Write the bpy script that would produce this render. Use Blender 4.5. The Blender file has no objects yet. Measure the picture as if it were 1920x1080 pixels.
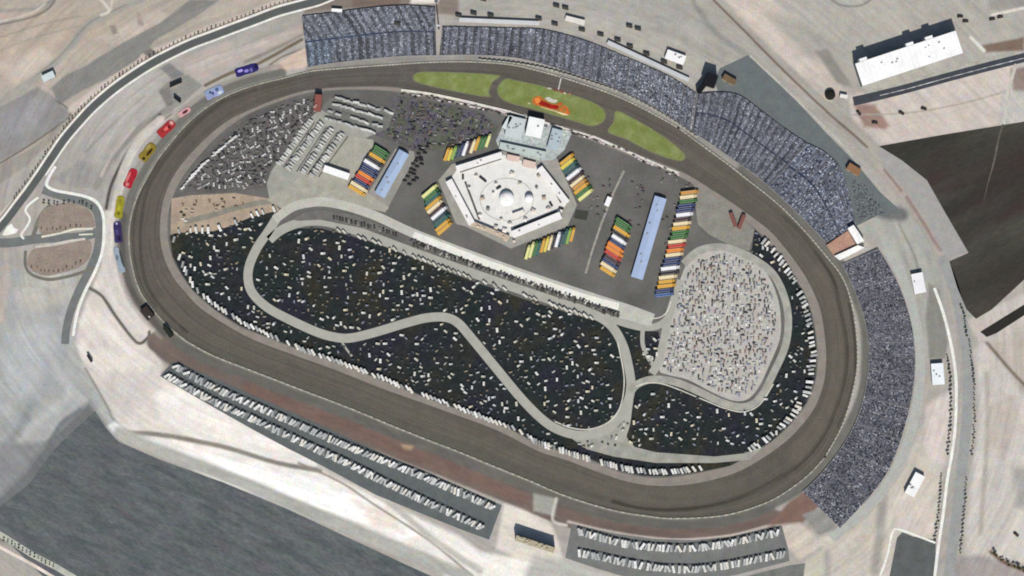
import bpy, bmesh, math, random
import numpy as np
from mathutils import Vector, Matrix
from mathutils.geometry import tessellate_polygon
random.seed(11); rng = np.random.default_rng(5)
sc = bpy.context.scene
C = sc.collection
S = 0.7                                   # metres of ground to one unit of the site plan
K = (1.25, 1.265, 1.305)                       # how bright a white sheet in the sun comes out
def P(x, y, z=0.0): return Vector(((x - 960) * S, (540 - y) * S, z))
def lin1(c):
    c = c / 255.0
    return c / 12.92 if c <= 0.04045 else ((c + 0.055) / 1.055) ** 2.4
def alb(c): return tuple(min(0.86, lin1(v) / K[i]) for i, v in enumerate(c))

# ------------------------------------------------------------------ light and camera
EL = math.radians(45)
SUN = Vector((0.10, -1, 0)).normalized() * math.cos(EL) + Vector((0, 0, math.sin(EL)))
w = bpy.data.worlds.new("World"); sc.world = w; w.use_nodes = True
bg = w.node_tree.nodes['Background']; sk = w.node_tree.nodes.new('ShaderNodeTexSky')
sk.sky_type = 'NISHITA'; sk.sun_disc = False; sk.sun_elevation = EL; sk.sun_rotation = math.atan2(SUN.x, SUN.y)
w.node_tree.links.new(sk.outputs[0], bg.inputs[0]); bg.inputs[1].default_value = 0.078
sl = bpy.data.lights.new('sun', 'SUN'); sl.energy = 4.85; sl.angle = math.radians(0.5); sl.color = (1, 0.965, 0.92)
so = bpy.data.objects.new('sun', sl); C.objects.link(so); so.rotation_euler = SUN.to_track_quat('Z', 'Y').to_euler(); so.location = (0, 0, 900)
cd = bpy.data.cameras.new('camera'); co = bpy.data.objects.new('camera', cd); C.objects.link(co)
co.location = (0, 0, 3000); cd.sensor_width = 36; cd.lens = 36 * 3000 / (1920 * S); cd.clip_start = 10; cd.clip_end = 20000
sc.camera = co
sc.view_settings.view_transform = 'Standard'; sc.view_settings.look = 'None'; sc.view_settings.exposure = 0.0; sc.view_settings.gamma = 1
sc.cycles.max_bounces = 3; sc.cycles.diffuse_bounces = 2
sc.cycles.filter_width = 1.9

# ------------------------------------------------------------------ helpers
def tag(o, label=None, cat=None, group=None, kind=None):
    if label: o['label'] = label
    if cat: o['category'] = cat
    if group: o['group'] = group
    if kind: o['kind'] = kind
    return o
def empty(name, loc, rz=0.0, label=None, cat=None, group=None):
    o = bpy.data.objects.new(name, None); C.objects.link(o); o.location = loc; o.rotation_euler = (0, 0, rz)
    o.empty_display_size = 2
    return tag(o, label, cat, group)
def mesh_obj(name, verts, faces, mats, fmat=None, parent=None, cols=None, smooth=False):
    me = bpy.data.meshes.new(name); me.from_pydata([tuple(v) for v in verts], [], faces)
    for m in (mats if isinstance(mats, (list, tuple)) else [mats]): me.materials.append(m)
    if fmat is not None: me.polygons.foreach_set('material_index', fmat)
    if cols is not None:
        at = me.color_attributes.new('Col', 'FLOAT_COLOR', 'POINT')
        a = np.ones((len(verts), 4), dtype=np.float32); a[:, :3] = cols; at.data.foreach_set('color', a.ravel())
    me.update()
    o = bpy.data.objects.new(name, me); C.objects.link(o)
    if parent: o.parent = parent
    return o
MATS = {}
def mat(name, rgb=None, var=0.16, scale=0.08, fine=0.10, rough=0.9, src='const', mix=None, mixscale=0.01, spec=0.2, stretch=None):
    """base colour times world-space mottling; src: const, attr (the mesh's own colour layer), object (the object's own colour)"""
    if name in MATS: return MATS[name]
    m = bpy.data.materials.new(name); m.use_nodes = True; nt = m.node_tree; N = nt.nodes; L = nt.links
    b = N['Principled BSDF']; b.inputs['Roughness'].default_value = rough; b.inputs['Specular IOR Level'].default_value = spec
    if src == 'attr':
        a = N.new('ShaderNodeAttribute'); a.attribute_name = 'Col'; base = a.outputs['Color']
    elif src == 'object':
        a = N.new('ShaderNodeObjectInfo'); base = a.outputs['Color']
    else:
        a = N.new('ShaderNodeRGB'); a.outputs[0].default_value = (*alb(rgb), 1); base = a.outputs[0]
    g = N.new('ShaderNodeNewGeometry'); pos = g.outputs['Position']
    if stretch:
        mp = N.new('ShaderNodeMapping'); mp.vector_type = 'TEXTURE'; mp.inputs['Rotation'].default_value = (0, 0, stretch[0]); mp.inputs['Scale'].default_value = (1 / stretch[1], 1 / stretch[2], 1)
        L.new(pos, mp.inputs['Vector']); pos = mp.outputs[0]
    if mix:
        for q, c in enumerate(mix):
            n = N.new('ShaderNodeTexNoise'); n.inputs['Scale'].default_value = mixscale * (1 + 0.6 * q); n.inputs['Detail'].default_value = 4
            mp = N.new('ShaderNodeMapping'); mp.inputs['Location'].default_value = (317 * q, 91 * q, 40 * q); L.new(pos, mp.inputs['Vector']); L.new(mp.outputs[0], n.inputs['Vector'])
            r = N.new('ShaderNodeMapRange'); r.inputs[1].default_value = 0.44; r.inputs[2].default_value = 0.60; L.new(n.outputs[0], r.inputs[0])
            x = N.new('ShaderNodeMix'); x.data_type = 'RGBA'; L.new(r.outputs[0], x.inputs[0]); L.new(base, x.inputs[6]); x.inputs[7].default_value = (*alb(c), 1); base = x.outputs[2]
    val = None
    for amp, s in ((var, scale), (fine, 0.42)):
        if amp <= 0: continue
        n = N.new('ShaderNodeTexNoise'); n.inputs['Scale'].default_value = s; n.inputs['Detail'].default_value = 3; L.new(pos, n.inputs['Vector'])
        r = N.new('ShaderNodeMapRange'); r.inputs[1].default_value = 0.3; r.inputs[2].default_value = 0.7; r.inputs[3].default_value = 1 - amp; r.inputs[4].default_value = 1 + amp; L.new(n.outputs[0], r.inputs[0])
        if val is None: val = r.outputs[0]
        else:
            t = N.new('ShaderNodeMath'); t.operation = 'MULTIPLY'; L.new(val, t.inputs[0]); L.new(r.outputs[0], t.inputs[1]); val = t.outputs[0]
    if fine >= 0.08 and src != 'object':
        n = N.new('ShaderNodeTexNoise'); n.inputs['Scale'].default_value = 0.13; n.inputs['Detail'].default_value = 3; L.new(pos, n.inputs['Vector'])
        t1 = N.new('ShaderNodeVectorMath'); t1.operation = 'MULTIPLY_ADD'; L.new(n.outputs['Color'], t1.inputs[0]); t1.inputs[1].default_value = (0.34, 0.28, 0.40); t1.inputs[2].default_value = (0.83, 0.86, 0.80)
        t2 = N.new('ShaderNodeVectorMath'); t2.operation = 'MULTIPLY'; L.new(base, t2.inputs[0]); L.new(t1.outputs[0], t2.inputs[1]); base = t2.outputs[0]
    if val is not None:
        x = N.new('ShaderNodeVectorMath'); x.operation = 'SCALE'; L.new(base, x.inputs[0]); L.new(val, x.inputs['Scale']); base = x.outputs[0]
    L.new(base, b.inputs['Base Color'])
    MATS[name] = m; return m
def smooth(pts, n=6, closed=False):
    p = [np.array(q, float) for q in pts]; out = []; m = len(p)
    for i in range(m if closed else m - 1):
        if closed: a, b, c, d = p[(i - 1) % m], p[i], p[(i + 1) % m], p[(i + 2) % m]
        else: a, b, c, d = p[max(i - 1, 0)], p[i], p[i + 1], p[min(i + 2, m - 1)]
        for k in range(n):
            t = k / n
            out.append(0.5 * (2 * b + (c - a) * t + (2 * a - 5 * b + 4 * c - d) * t * t + (3 * b - a - 3 * c + d) * t ** 3))
    if not closed: out.append(p[-1])
    return np.array(out)
def resample(pl, n=None, step=None):
    pl = np.asarray(pl, float); d = np.r_[0, np.cumsum(np.hypot(*np.diff(pl, axis=0).T))]
    if n is None: n = max(2, int(round(d[-1] / step)) + 1)
    t = np.linspace(0, d[-1], n)
    return np.c_[np.interp(t, d, pl[:, 0]), np.interp(t, d, pl[:, 1])]
def tangents(pl):
    t = np.gradient(pl, axis=0); return t / np.maximum(np.hypot(t[:, 0], t[:, 1]), 1e-6)[:, None]
def sheet(name, pts, z, m, kind='structure', parent=None, label=None, cat=None):
    v = [P(x, y, z) for x, y in pts]
    tris = tessellate_polygon([[Vector((q.x, q.y, 0)) for q in v]])
    fs = []
    for t in tris:
        a, b, c = (v[i] for i in t)
        fs.append(t if (b - a).cross(c - a).z > 0 else (t[0], t[2], t[1]))
    o = mesh_obj(name, v, fs, m, parent=parent)
    return tag(o, label, cat, None, kind)
def ribbon(name, pts, width, z, m, n=5, taper=0.0, kind='structure', sm=True, off=0.0, parent=None):
    pl = smooth(pts, n) if sm else np.asarray(pts, float)
    t = tangents(pl); nr = np.c_[-t[:, 1], t[:, 0]]; u = np.linspace(0, 1, len(pl))
    wv = np.full(len(pl), width / 2.0)
    if taper: wv *= np.clip(np.minimum(u, 1 - u) / taper, 0.02, 1)
    A = pl + nr * (off + wv[:, None]); B = pl + nr * (off - wv[:, None])
    v = [P(*a, z) for a in A] + [P(*b, z) for b in B]; k = len(pl)
    fs = [(i, i + 1, k + i + 1, k + i) for i in range(k - 1)]
    return tag(mesh_obj(name, v, fs, m, parent=parent), kind=kind)
def wall(name, pts, width, h, m, label, cat, group=None, n=4, posts=None, post_mat=None):
    """a thin upright wall following a line, with its top; posts: spacing of uprights, as a part"""
    pl = smooth(pts, n); t = tangents(pl); nr = np.c_[-t[:, 1], t[:, 0]] * (width / 2); k = len(pl)
    A = pl + nr; B = pl - nr
    v = [P(*a, 0) for a in A] + [P(*a, h) for a in A] + [P(*b, h) for b in B] + [P(*b, 0) for b in B]
    fs = []
    for i in range(k - 1):
        for r in range(3): fs.append((r * k + i, r * k + i + 1, (r + 1) * k + i + 1, (r + 1) * k + i))
    fs += [(0, k, 2 * k, 3 * k), (k - 1, 4 * k - 1, 3 * k - 1, 2 * k - 1)]
    o = tag(mesh_obj(name, v, fs, m), label, cat, group)
    if posts:
        q = resample(pl, step=posts); tt = tangents(q); vv = []; ff = []
        for (x, y), (tx, ty) in zip(q, tt):
            c = P(x, y, h); a = Vector((tx, -ty, 0)); b2 = Vector((-a.y, a.x, 0))
            bx(vv, ff, c + Vector((0, 0, 0.1 * h)), a * 1.7, b2 * 0.9, 0.25 * h)
        tag(mesh_obj('fence_panel', vv, ff, post_mat, parent=o), kind='stuff')
    return o
def bx(v, f, c, ax, ay, hz, top=1.0):
    """box about c, half axes ax, ay, half height hz"""
    k = len(v); z = Vector((0, 0, hz))
    for sz, s in ((-1, 1.0), (1, top)):
        for sx, sy in ((-1, -1), (1, -1), (1, 1), (-1, 1)): v.append(c + ax * (sx * s) + ay * (sy * s) + z * sz)
    f += [(k + 3, k + 2, k + 1, k), (k + 4, k + 5, k + 6, k + 7)] + [(k + i, k + (i + 1) % 4, k + 4 + (i + 1) % 4, k + 4 + i) for i in range(4)]
def lbox(v, f, x0, x1, y0, y1, z0, z1, top=1.0):
    bx(v, f, Vector(((x0 + x1) / 2, (y0 + y1) / 2, (z0 + z1) / 2)), Vector(((x1 - x0) / 2, 0, 0)), Vector((0, (y1 - y0) / 2, 0)), (z1 - z0) / 2, top)
def inside(pts, poly):
    pts = np.asarray(pts, float); poly = np.asarray(poly, float); x, y = pts[..., 0], pts[..., 1]; r = np.zeros(x.shape, bool)
    j = len(poly) - 1
    for i in range(len(poly)):
        xi, yi = poly[i]; xj, yj = poly[j]
        if yi != yj: r ^= ((yi > y) != (yj > y)) & (x < (xj - xi) * (y - yi) / (yj - yi) + xi)
        j = i
    return r
def segdist(X, Y, pl, closed=False):
    d = np.full(X.shape, 1e9); pl = list(map(tuple, pl))
    if closed: pl = pl + [pl[0]]
    for (ax, ay), (bx_, by) in zip(pl[:-1], pl[1:]):
        dx, dy = bx_ - ax, by - ay; L2 = dx * dx + dy * dy + 1e-9
        t = np.clip(((X - ax) * dx + (Y - ay) * dy) / L2, 0, 1)
        np.minimum(d, np.hypot(X - ax - t * dx, Y - ay - t * dy), out=d)
    return d
class Field:
    """the bare colour of a piece of ground, laid down patch by patch in plan"""
    def __init__(s, X, Y, base, grey=0.0):
        s.sh = X.shape; s.X, s.Y = X.ravel(), Y.ravel(); s.grey = grey; s.c = np.empty((X.size, 3)); s.c[...] = s.col(base)
    def col(s, rgb):
        m = sum(rgb) / 3; return np.array(alb([v * (1 - s.grey) + m * s.grey for v in rgb]))
    def _idx(s, pts, m):
        pts = np.asarray(pts, float); a, b = pts.min(0) - m, pts.max(0) + m
        return np.flatnonzero((s.X > a[0]) & (s.X < b[0]) & (s.Y > a[1]) & (s.Y < b[1]))
    def _mix(s, i, a, rgb): s.c[i] = s.c[i] * (1 - a[:, None]) + s.col(rgb) * a[:, None]
    def poly(s, pts, rgb, f=6, a=1.0, n=0):
        if n: pts = smooth(pts, n, True)
        f = f * .62; i = s._idx(pts, 2 * f); x, y = s.X[i], s.Y[i]
        d = segdist(x, y, pts, True); ins = inside(np.stack([x, y], -1), pts)
        s._mix(i, np.clip(np.where(ins, d, -d) / (2 * f) + 0.5, 0, 1) * a, rgb)
    def line(s, pts, wd, rgb, f=3, a=1.0, n=4, fade=False):
        pts = smooth(pts, n) if n else pts
        f = max(1.0, f * .62); i = s._idx(pts, wd / 2 + 2 * f); d = segdist(s.X[i], s.Y[i], pts)
        s._mix(i, np.clip((wd / 2 - d) / (2 * f) + 0.5, 0, 1) * a, rgb)
def offset(pts, d, n=4):
    pl = smooth(pts, n); t = tangents(pl); return np.c_[pl[:, 0] - t[:, 1] * d, pl[:, 1] + t[:, 0] * d]
WALL_BACK = [(1440,941),(1385,960),(1335,969),(1260,972),(1210,967),(1160,959),(1110,946),(1050,926),(997,903),(940,880),(855,845),(805,826),(742,801),(655,765),(555,727),(480,698),(400,667),(350,640),(318,614)]
WALL_LEFT = [(318,614),(288,582),(262,545),(247,495),(242,445),(246,407),(257,370),(272,340),(295,300),(318,270),(348,235),(385,203),(430,177),(480,159),(530,147)]
# ------------------------------------------------------------------ the ground
GX = np.arange(-120, 2041, 2.0); GY = np.arange(-120, 1201, 2.0)
X, Y = np.meshgrid(GX, GY)
F = Field(X, Y, (176, 169, 160), grey=0.30)
# top left desert
F.poly([(-130,-130),(620,-130),(560,0),(400,75),(270,130),(120,260),(-130,420)], (183,170,154), 10)
F.poly([(-130,30),(120,10),(230,50),(100,130),(-130,190)], (190,170,150), 25)
F.poly([(0,120),(80,90),(120,120),(20,160)], (203,186,168), 12)
F.poly([(180,70),(300,20),(330,40),(230,90)], (198,182,166), 8)
F.line([(0,20),(70,15),(110,-10)], 7, (160,155,145), 3)
F.line([(0,46),(60,32),(95,12),(110,-20)], 4, (132,126,116), 2)
F.line([(0,40),(55,26),(85,8)], 4, (204,192,178), 2)
F.line([(0,70),(80,45),(150,30)], 3, (166,152,136), 2)
F.line([(0,95),(60,72),(140,50)], 3, (172,158,142), 2)
F.line([(-20,205),(60,152),(105,116),(140,78),(165,46),(225,16),(275,-8)], 15, (170,165,154), 4)
F.line([(70,140),(110,108),(146,66),(175,38),(240,8)], 2, (140,136,126), 1)
F.line([(190,0),(205,20),(190,28)], 5, (215,206,192), 2)
F.line([(210,0),(208,18)], 3, (208,200,184), 2)
F.poly([(355,0),(300,43),(230,80),(160,123),(125,140),(95,165),(112,196),(147,174),(200,148),(262,112),(290,76),(373,28),(412,0)], (139,137,131), 3)
F.poly([(205,48),(215,46),(222,62),(212,66)], (156,140,132), 3)
F.poly([(255,22),(264,26),(270,50),(258,46)], (172,150,140), 3)
F.poly([(0,200),(40,180),(70,162),(108,185),(112,196),(133,212),(105,240),(60,270),(0,302),(-130,380),(-130,260)], (148,145,143), 3)
F.poly([(0,212),(60,180),(100,200),(50,245),(0,262)], (154,151,154), 8)
F.line([(108,190),(133,213),(100,242),(50,276),(0,306)], 3, (108,104,96), 1.5)
F.line([(0,340),(60,286),(118,228)], 2.5, (118,114,106), 1.5)
F.poly([(0,308),(60,278),(125,224),(105,255),(50,310),(0,345)], (160,152,142), 3)
F.line([(135,205),(200,158),(262,118),(275,104),(330,82),(420,47),(560,-8)], 15, (207,188,174), 3)
F.line([(150,195),(215,150),(268,116)], 3, (222,206,192), 2)
F.line([(-30,430),(20,385),(80,315),(115,265)], 9, (206,192,180), 3)
# bank between perimeter road and track
F.poly([(95,345),(130,262),(190,200),(260,140),(330,105),(420,72),(480,48),(560,22),(570,120),(480,150),(400,190),(320,240),(270,290),(235,350),(210,400)], (174,168,160), 4)
F.poly([(335,112),(480,58),(566,30),(566,70),(450,116),(370,150)], (190,175,164), 6)
F.poly([(420,66),(566,24),(566,46),(440,92)], (172,166,156), 4)
F.line([(350,128),(420,104),(500,78)], 8, (198,186,178), 5)
F.poly([(268,99),(282,90),(302,104),(286,114)], (128,122,114), 2)
F.poly([(300,128),(318,118),(346,140),(326,151)], (132,130,130), 2)
F.poly([(296,168),(320,150),(352,140),(380,160),(345,192),(322,206)], (146,144,136), 3)
F.poly([(296,168),(318,162),(325,196),(315,204)], (128,124,120), 3)
F.poly([(150,225),(260,145),(296,132),(300,165),(250,225),(205,270),(160,290)], (180,174,167), 8)
F.line([(190,235),(240,190),(290,155)], 3, (192,186,178), 2)
F.line([(160,285),(220,225),(270,180)], 4, (162,156,148), 3)
F.line([(318,205),(262,240),(225,278),(196,318),(180,350)], 13, (148,143,135), 4)
F.line([(322,214),(272,250),(238,290)], 3, (126,120,110), 2)
F.poly([(100,335),(150,300),(185,310),(170,350),(130,352)], (158,155,150), 6)
F.line([(566,74),(520,100),(478,122),(430,138),(385,160)], 6, (116,100,76), 2)
F.line([(566,66),(510,94),(460,116)], 6, (150,138,126), 3)
F.line([(566,92),(530,106),(505,122)], 2.5, (112,96,66), 1.2)
F.poly([(505,128),(560,95),(578,88),(578,126),(520,134)], (216,186,164), 3)
F.line([(300,215),(255,262),(225,312),(207,352),(199,392)], 6, (88,78,76), 1.5)
F.line([(300,225),(262,262),(236,310),(222,360),(215,410)], 17, (206,197,186), 3)
F.line([(190,330),(210,290),(250,240)], 6, (190,178,168), 3)
# left strip down the outside of turn
F.poly([(196,395),(214,395),(216,460),(236,530),(268,590),(310,640),(330,665),(300,700),(330,730),(430,790),(560,855),(620,880),(560,880),(420,850),(260,820),(205,790),(160,700),(140,640),(160,570),(190,500)], (222,212,202), 5)
F.poly([(150,600),(185,575),(250,650),(290,690),(270,740),(200,700),(155,660)], (230,219,209), 14)
F.poly([(330,720),(620,870),(600,880),(430,850),(300,790),(290,740)], (243,235,226), 12)
F.poly([(200,700),(290,690),(300,720),(230,790),(190,760)], (212,203,195), 14)
F.line([(168,540),(192,556),(215,590),(245,630),(262,644),(278,632),(280,622)], 6, (100,95,86), 2)
F.poly([(290,660),(330,650),(345,672),(310,690)], (176,170,160), 5)
F.poly([(285,625),(315,605),(335,640),(320,655)], (150,140,105), 5)
# lower left pale gravel
F.poly([(-130,480),(40,500),(140,520),(118,640),(140,680),(200,780),(180,800),(90,840),(0,950),(-130,1000)], (172,174,172), 12)
F.poly([(50,500),(140,505),(130,560),(70,590),(30,560)], (190,186,174), 14)
F.poly([(0,500),(20,500),(10,600),(-10,620)], (186,170,156), 6)
F.line([(12,470),(10,560),(0,600)], 8, (192,180,168), 4)
F.poly([(20,620),(110,600),(130,700),(60,760),(10,720)], (180,184,186), 22)
F.line([(130,640),(90,720),(30,790),(-20,850)], 30, (160,166,166), 16, 0.7)
F.line([(100,690),(130,740),(60,800),(0,880)], 14, (196,198,196), 10, 0.6)
F.line([(60,760),(20,830),(-20,870)], 16, (138,144,146), 10, 0.7)
F.line([(150,770),(115,795),(95,830)], 10, (120,128,130), 5)
F.line([(90,850),(50,900),(0,940)], 7, (142,144,144), 3)
F.poly([(0,830),(90,830),(40,900),(-20,950)], (140,142,144), 10)
F.line([(128,640),(150,690),(185,745),(215,795),(250,822),(330,850)], 16, (176,180,176), 5)
F.line([(160,690),(200,760),(215,790),(250,812),(300,825)], 4, (150,142,132), 2)
F.poly([(198,800),(215,790),(240,806),(232,826),(210,818)], (220,222,224), 4)
# pale cream flats along the bottom
F.poly([(270,812),(450,845),(600,880),(700,930),(860,1005),(900,1035),(990,1050),(1060,1075),(1060,1200),(880,1200),(830,1070),(720,1020),(560,960),(430,905),(330,855)], (244,237,227), 8)
F.poly([(260,815),(330,842),(480,870),(600,905),(720,950),(800,1000),(760,1010),(640,965),(500,935),(400,900),(300,845)], (255,253,248), 6)
F.poly([(660,935),(740,960),(760,1000),(700,990)], (240,226,212), 12)
F.line([(232,812),(300,815),(420,838),(520,868),(600,882)], 9, (140,132,120), 3)
F.line([(560,868),(640,905),(700,945),(800,1010),(880,1075),(920,1110)], 4, (152,140,126), 2)
F.line([(600,872),(680,910),(740,950),(810,1010),(900,1070)], 12, (198,192,180), 5)
F.line([(225,812),(300,845),(430,895),(560,950),(700,1008),(800,1050),(870,1080)], 24, (180,180,170), 6)
F.poly([(945,945),(1020,955),(1045,1010),(1060,1060),(1000,1060),(930,1030)], (226,216,202), 6)
F.poly([(1000,1040),(1070,1050),(1120,1075),(1300,1090),(1300,1200),(940,1200)], (190,188,178), 10)
F.poly([(168,752),(205,806),(225,834),(420,915),(640,1012),(640,1060),(0,1015),(-70,975),(-70,930),(0,930),(45,885),(88,828)], (112,116,118), 10)
# reddish strip between the back stretch wall and the terraces
F.line(offset(WALL_BACK, -36), 38, (120,101,91), 4, n=0)
F.line(offset(WALL_BACK[8:16], -34), 22, (130,95,83), 6, 0.75, n=0)
F.line(offset(WALL_BACK, -11), 20, (106,103,95), 4, n=0)
F.line(offset(WALL_BACK[:8], -30), 18, (118,95,86), 5, 0.7, n=0)
F.line(offset(WALL_LEFT, -10), 19, (114,112,103), 4, n=0)
F.line(offset(WALL_LEFT, -24), 9, (150,144,132), 4, 0.6, n=0)
F.line(offset(WALL_LEFT[:6], -15), 14, (84,78,72), 4, 0.7, n=0)
F.line(offset(WALL_LEFT[6:], -3), 3, (150,150,140), 2, 0.7, n=0)
F.poly([(752,833),(775,836),(772,845),(756,842)], (176,140,104), 3)
F.poly([(1000,925),(1046,936),(1040,968),(1000,958)], (166,164,154), 4)
F.line([(1043,935),(1036,975),(1062,985)], 5, (206,200,188), 2)
F.line([(1065,978),(1120,992),(1200,1006),(1280,1012),(1370,1004),(1440,986),(1500,970)], 5, (196,180,168), 2)
# between wall and stands on the right
F.line([(1300,255),(1380,315),(1450,370),(1510,430),(1560,480),(1600,540),(1622,600),(1628,660),(1622,730),(1600,790),(1560,850),(1510,905),(1450,940)], 26, (112,110,102), 5)
F.line([(578,128),(700,116),(850,110),(960,116),(1050,138),(1130,163),(1220,202),(1300,250),(1380,310)], 12, (150,146,138), 4)
F.poly([(1480,940),(1520,915),(1535,950),(1500,985),(1440,985)], (138,102,88), 5)
F.poly([(1505,965),(1540,952),(1575,995),(1545,1018)], (150,148,140), 4)
F.poly([(1455,985),(1500,980),(1545,1020),(1500,1050),(1470,1020)], (212,196,178), 6)
# right bottom sands
F.poly([(1520,1010),(1600,985),(1680,900),(1730,800),(1760,760),(1778,800),(1760,950),(1750,1080),(1740,1200),(1540,1200),(1560,1040)], (204,194,178), 8)
F.line([(1530,1005),(1590,995),(1650,940),(1700,870)], 4, (186,178,166), 2)
F.poly([(1670,930),(1740,900),(1755,1000),(1690,1000)], (214,200,186), 10)
F.line([(1655,935),(1650,1000),(1640,1070)], 18, (166,160,150), 8)
F.poly([(1735,760),(1785,730),(1785,850),(1770,880),(1735,850)], (212,198,190), 8)
F.poly([(1500,1060),(1545,1030),(1545,1200),(1490,1200)], (200,196,172), 8)
F.poly([(1825,640),(1860,640),(1930,760),(2040,820),(2040,1200),(1800,1200),(1815,960),(1838,760)], (206,198,188), 10)
F.poly([(1850,640),(1960,560),(2040,560),(2040,740),(1920,730)], (196,182,168), 6)
F.line([(1850,642),(1900,700),(1940,740)], 6, (130,112,92), 3)
F.poly([(1850,760),(1900,740),(1920,800),(1880,860),(1850,830)], (196,184,172), 14)
F.poly([(1900,880),(1940,870),(1940,960),(1905,950)], (168,166,158), 12)
F.line([(1850,700),(1852,800),(1846,900),(1838,1000)], 9, (184,174,160), 4)
F.poly([(1790,1050),(1830,1040),(1930,1060),(1960,1200),(1780,1200)], (166,156,152), 8)
F.line([(1858,1035),(1885,1055),(1930,1072)], 7, (118,90,64), 4)
# top right flats
F.poly([(850,-130),(1335,-130),(1335,10),(1440,110),(1380,130),(1300,165),(1190,110),(1080,70),(960,44),(850,40)], (172,168,158), 6)
F.poly([(960,40),(1080,60),(1200,110),(1290,150),(1330,120),(1250,70),(1080,20),(960,10)], (180,174,162), 14)
F.poly([(560,-130),(860,-130),(860,30),(690,12),(570,26)], (140,124,112), 6)
F.poly([(660,-10),(760,-10),(740,14),(660,14)], (128,106,94), 5)
F.poly([(770,-20),(830,-20),(820,6),(770,8)], (236,226,214), 5)
F.line([(1300,0),(1340,60),(1400,100)], 10, (150,150,142), 5)
F.poly([(1335,-130),(2040,-130),(2040,110),(1860,140),(1700,190),(1620,190),(1540,180),(1440,100)], (180,174,163), 6)
F.poly([(1345,-20),(1440,-20),(1500,60),(1590,175),(1540,190),(1440,100)], (206,190,176), 10)
F.poly([(1440,30),(1600,60),(1590,130),(1500,100)], (174,169,158), 14)
F.line([(1560,0),(1575,9),(1597,12),(1620,8),(1635,-4)], 4, (142,138,130), 2)
F.poly([(1528,95),(1552,92),(1590,150),(1600,165),(1570,155)], (146,140,130), 5)
F.poly([(1840,85),(1920,70),(1920,95),(1850,98)], (132,106,88), 4)
F.poly([(1855,20),(1940,10),(2040,0),(2040,-60),(1840,-60)], (160,156,148), 6)
F.line([(1820,70),(1845,95)], 6, (226,224,216), 2)
F.line([(1860,28),(1920,15),(2040,-10)], 5, (228,222,206), 2)
F.poly([(1590,180),(1900,120),(2040,100),(2040,215),(1920,225),(1760,255),(1650,275),(1600,235)], (208,194,182), 6)
F.poly([(1600,195),(1640,195),(1668,235),(1660,242),(1620,238)], (166,128,112), 6)
F.poly([(1895,130),(2040,100),(2040,210),(1930,215),(1900,180)], (150,128,118), 6)
F.line([(1600,215),(1700,212),(1800,195),(1890,170)], 3, (176,164,150), 2)
F.poly([(1880,170),(1930,170),(1930,230),(1870,232)], (190,186,178), 6)
# right hand road margins
F.line([(1325,0),(1400,72),(1470,138),(1540,202),(1610,262),(1660,315),(1710,385),(1750,455),(1785,520),(1802,580),(1815,640)], 38, (172,165,154), 6)
F.line([(1338,0),(1400,62),(1445,108),(1500,162),(1560,218),(1600,252),(1626,276)], 4, (116,92,78), 1.5)
F.line([(1658,318),(1690,358)], 5, (110,82,74), 1.5)
F.line([(1700,370),(1728,412),(1752,452),(1764,468)], 7, (116,88,80), 2)
F.line([(1655,318),(1700,372),(1768,476)], 15, (190,166,156), 5, 0.45)
F.poly([(1690,395),(1730,430),(1770,520),(1775,640),(1735,640),(1715,560),(1670,470),(1610,425)], (170,170,160), 5)
F.line([(1685,420),(1715,480),(1722,510)], 3, (134,132,122), 2)
F.poly([(1742,530),(1762,545),(1778,640),(1772,672),(1742,672),(1735,600)], (140,139,130), 4)
F.poly([(1840,560),(1870,570),(1870,600),(1820,620),(1812,590)], (160,164,152), 6)
F.poly([(1812,600),(1835,640),(1880,640),(1900,620),(2040,530),(2040,500),(1900,560)], (200,190,180), 5)
F.line([(1630,380),(1650,395),(1690,402)], 26, (112,114,112), 8)
# infield odd patches that show between sheets
F.poly([(320,368),(360,362),(440,360),(510,372),(528,395),(470,408),(400,434),(330,440)], (172,156,138), 4)
WALL_RING = WALL_BACK + WALL_LEFT[1:] + [(580,134),(680,125),(805,117),(955,121),(1060,147),(1185,193),(1310,268),(1400,336),(1475,398),(1552,484),(1590,545),(1607,640),(1607,690),(1578,800),(1515,891)]
cg_ = np.stack(np.meshgrid(np.arange(-140, 2061, 10.0), np.arange(-140, 1221, 10.0)), -1)
dc_ = segdist(cg_[..., 0], cg_[..., 1], WALL_RING, True)
fx = (X - (-140)) / 10; fy = (Y - (-140)) / 10; ix = fx.astype(int); iy = fy.astype(int); fx -= ix; fy -= iy
dist_ = (dc_[iy, ix] * (1 - fx) + dc_[iy, ix + 1] * fx) * (1 - fy) + (dc_[iy + 1, ix] * (1 - fx) + dc_[iy + 1, ix + 1] * fx) * fy
th_ = np.arctan2(Y - 540, X - 930)
def vnoise(t, seed):
    tb = np.random.default_rng(seed).random(4096); i = np.floor(t).astype(int); f = t - i; f = f * f * (3 - 2 * f)
    return tb[i % 4096] * (1 - f) + tb[(i + 1) % 4096] * f
wob = 9 * np.sin(3 * th_ + 1) + 6 * np.sin(7 * th_) + 4 * np.sin(13 * th_ + 2)
seg_ = vnoise(th_ * 9 + 40, 1)
def vn2(x, y, seed):
    tb = np.random.default_rng(seed).random((512, 512)); i = np.floor(x).astype(int); j = np.floor(y).astype(int); u = x - i; v = y - j
    u = u * u * (3 - 2 * u); v = v * v * (3 - 2 * v); g = lambda a, b: tb[a % 512, b % 512]
    return (g(i, j) * (1 - u) + g(i + 1, j) * u) * (1 - v) + (g(i, j + 1) * (1 - u) + g(i + 1, j + 1) * u) * v
dd = dist_ + wob
streak = (vn2(dd / 4.5, th_ * 16, 2) - .5) * .16 + (vn2(dd / 11, th_ * 9, 3) - .5) * .16 + (vn2(dd / 2.6, th_ * 30, 4) - .5) * .10
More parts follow.
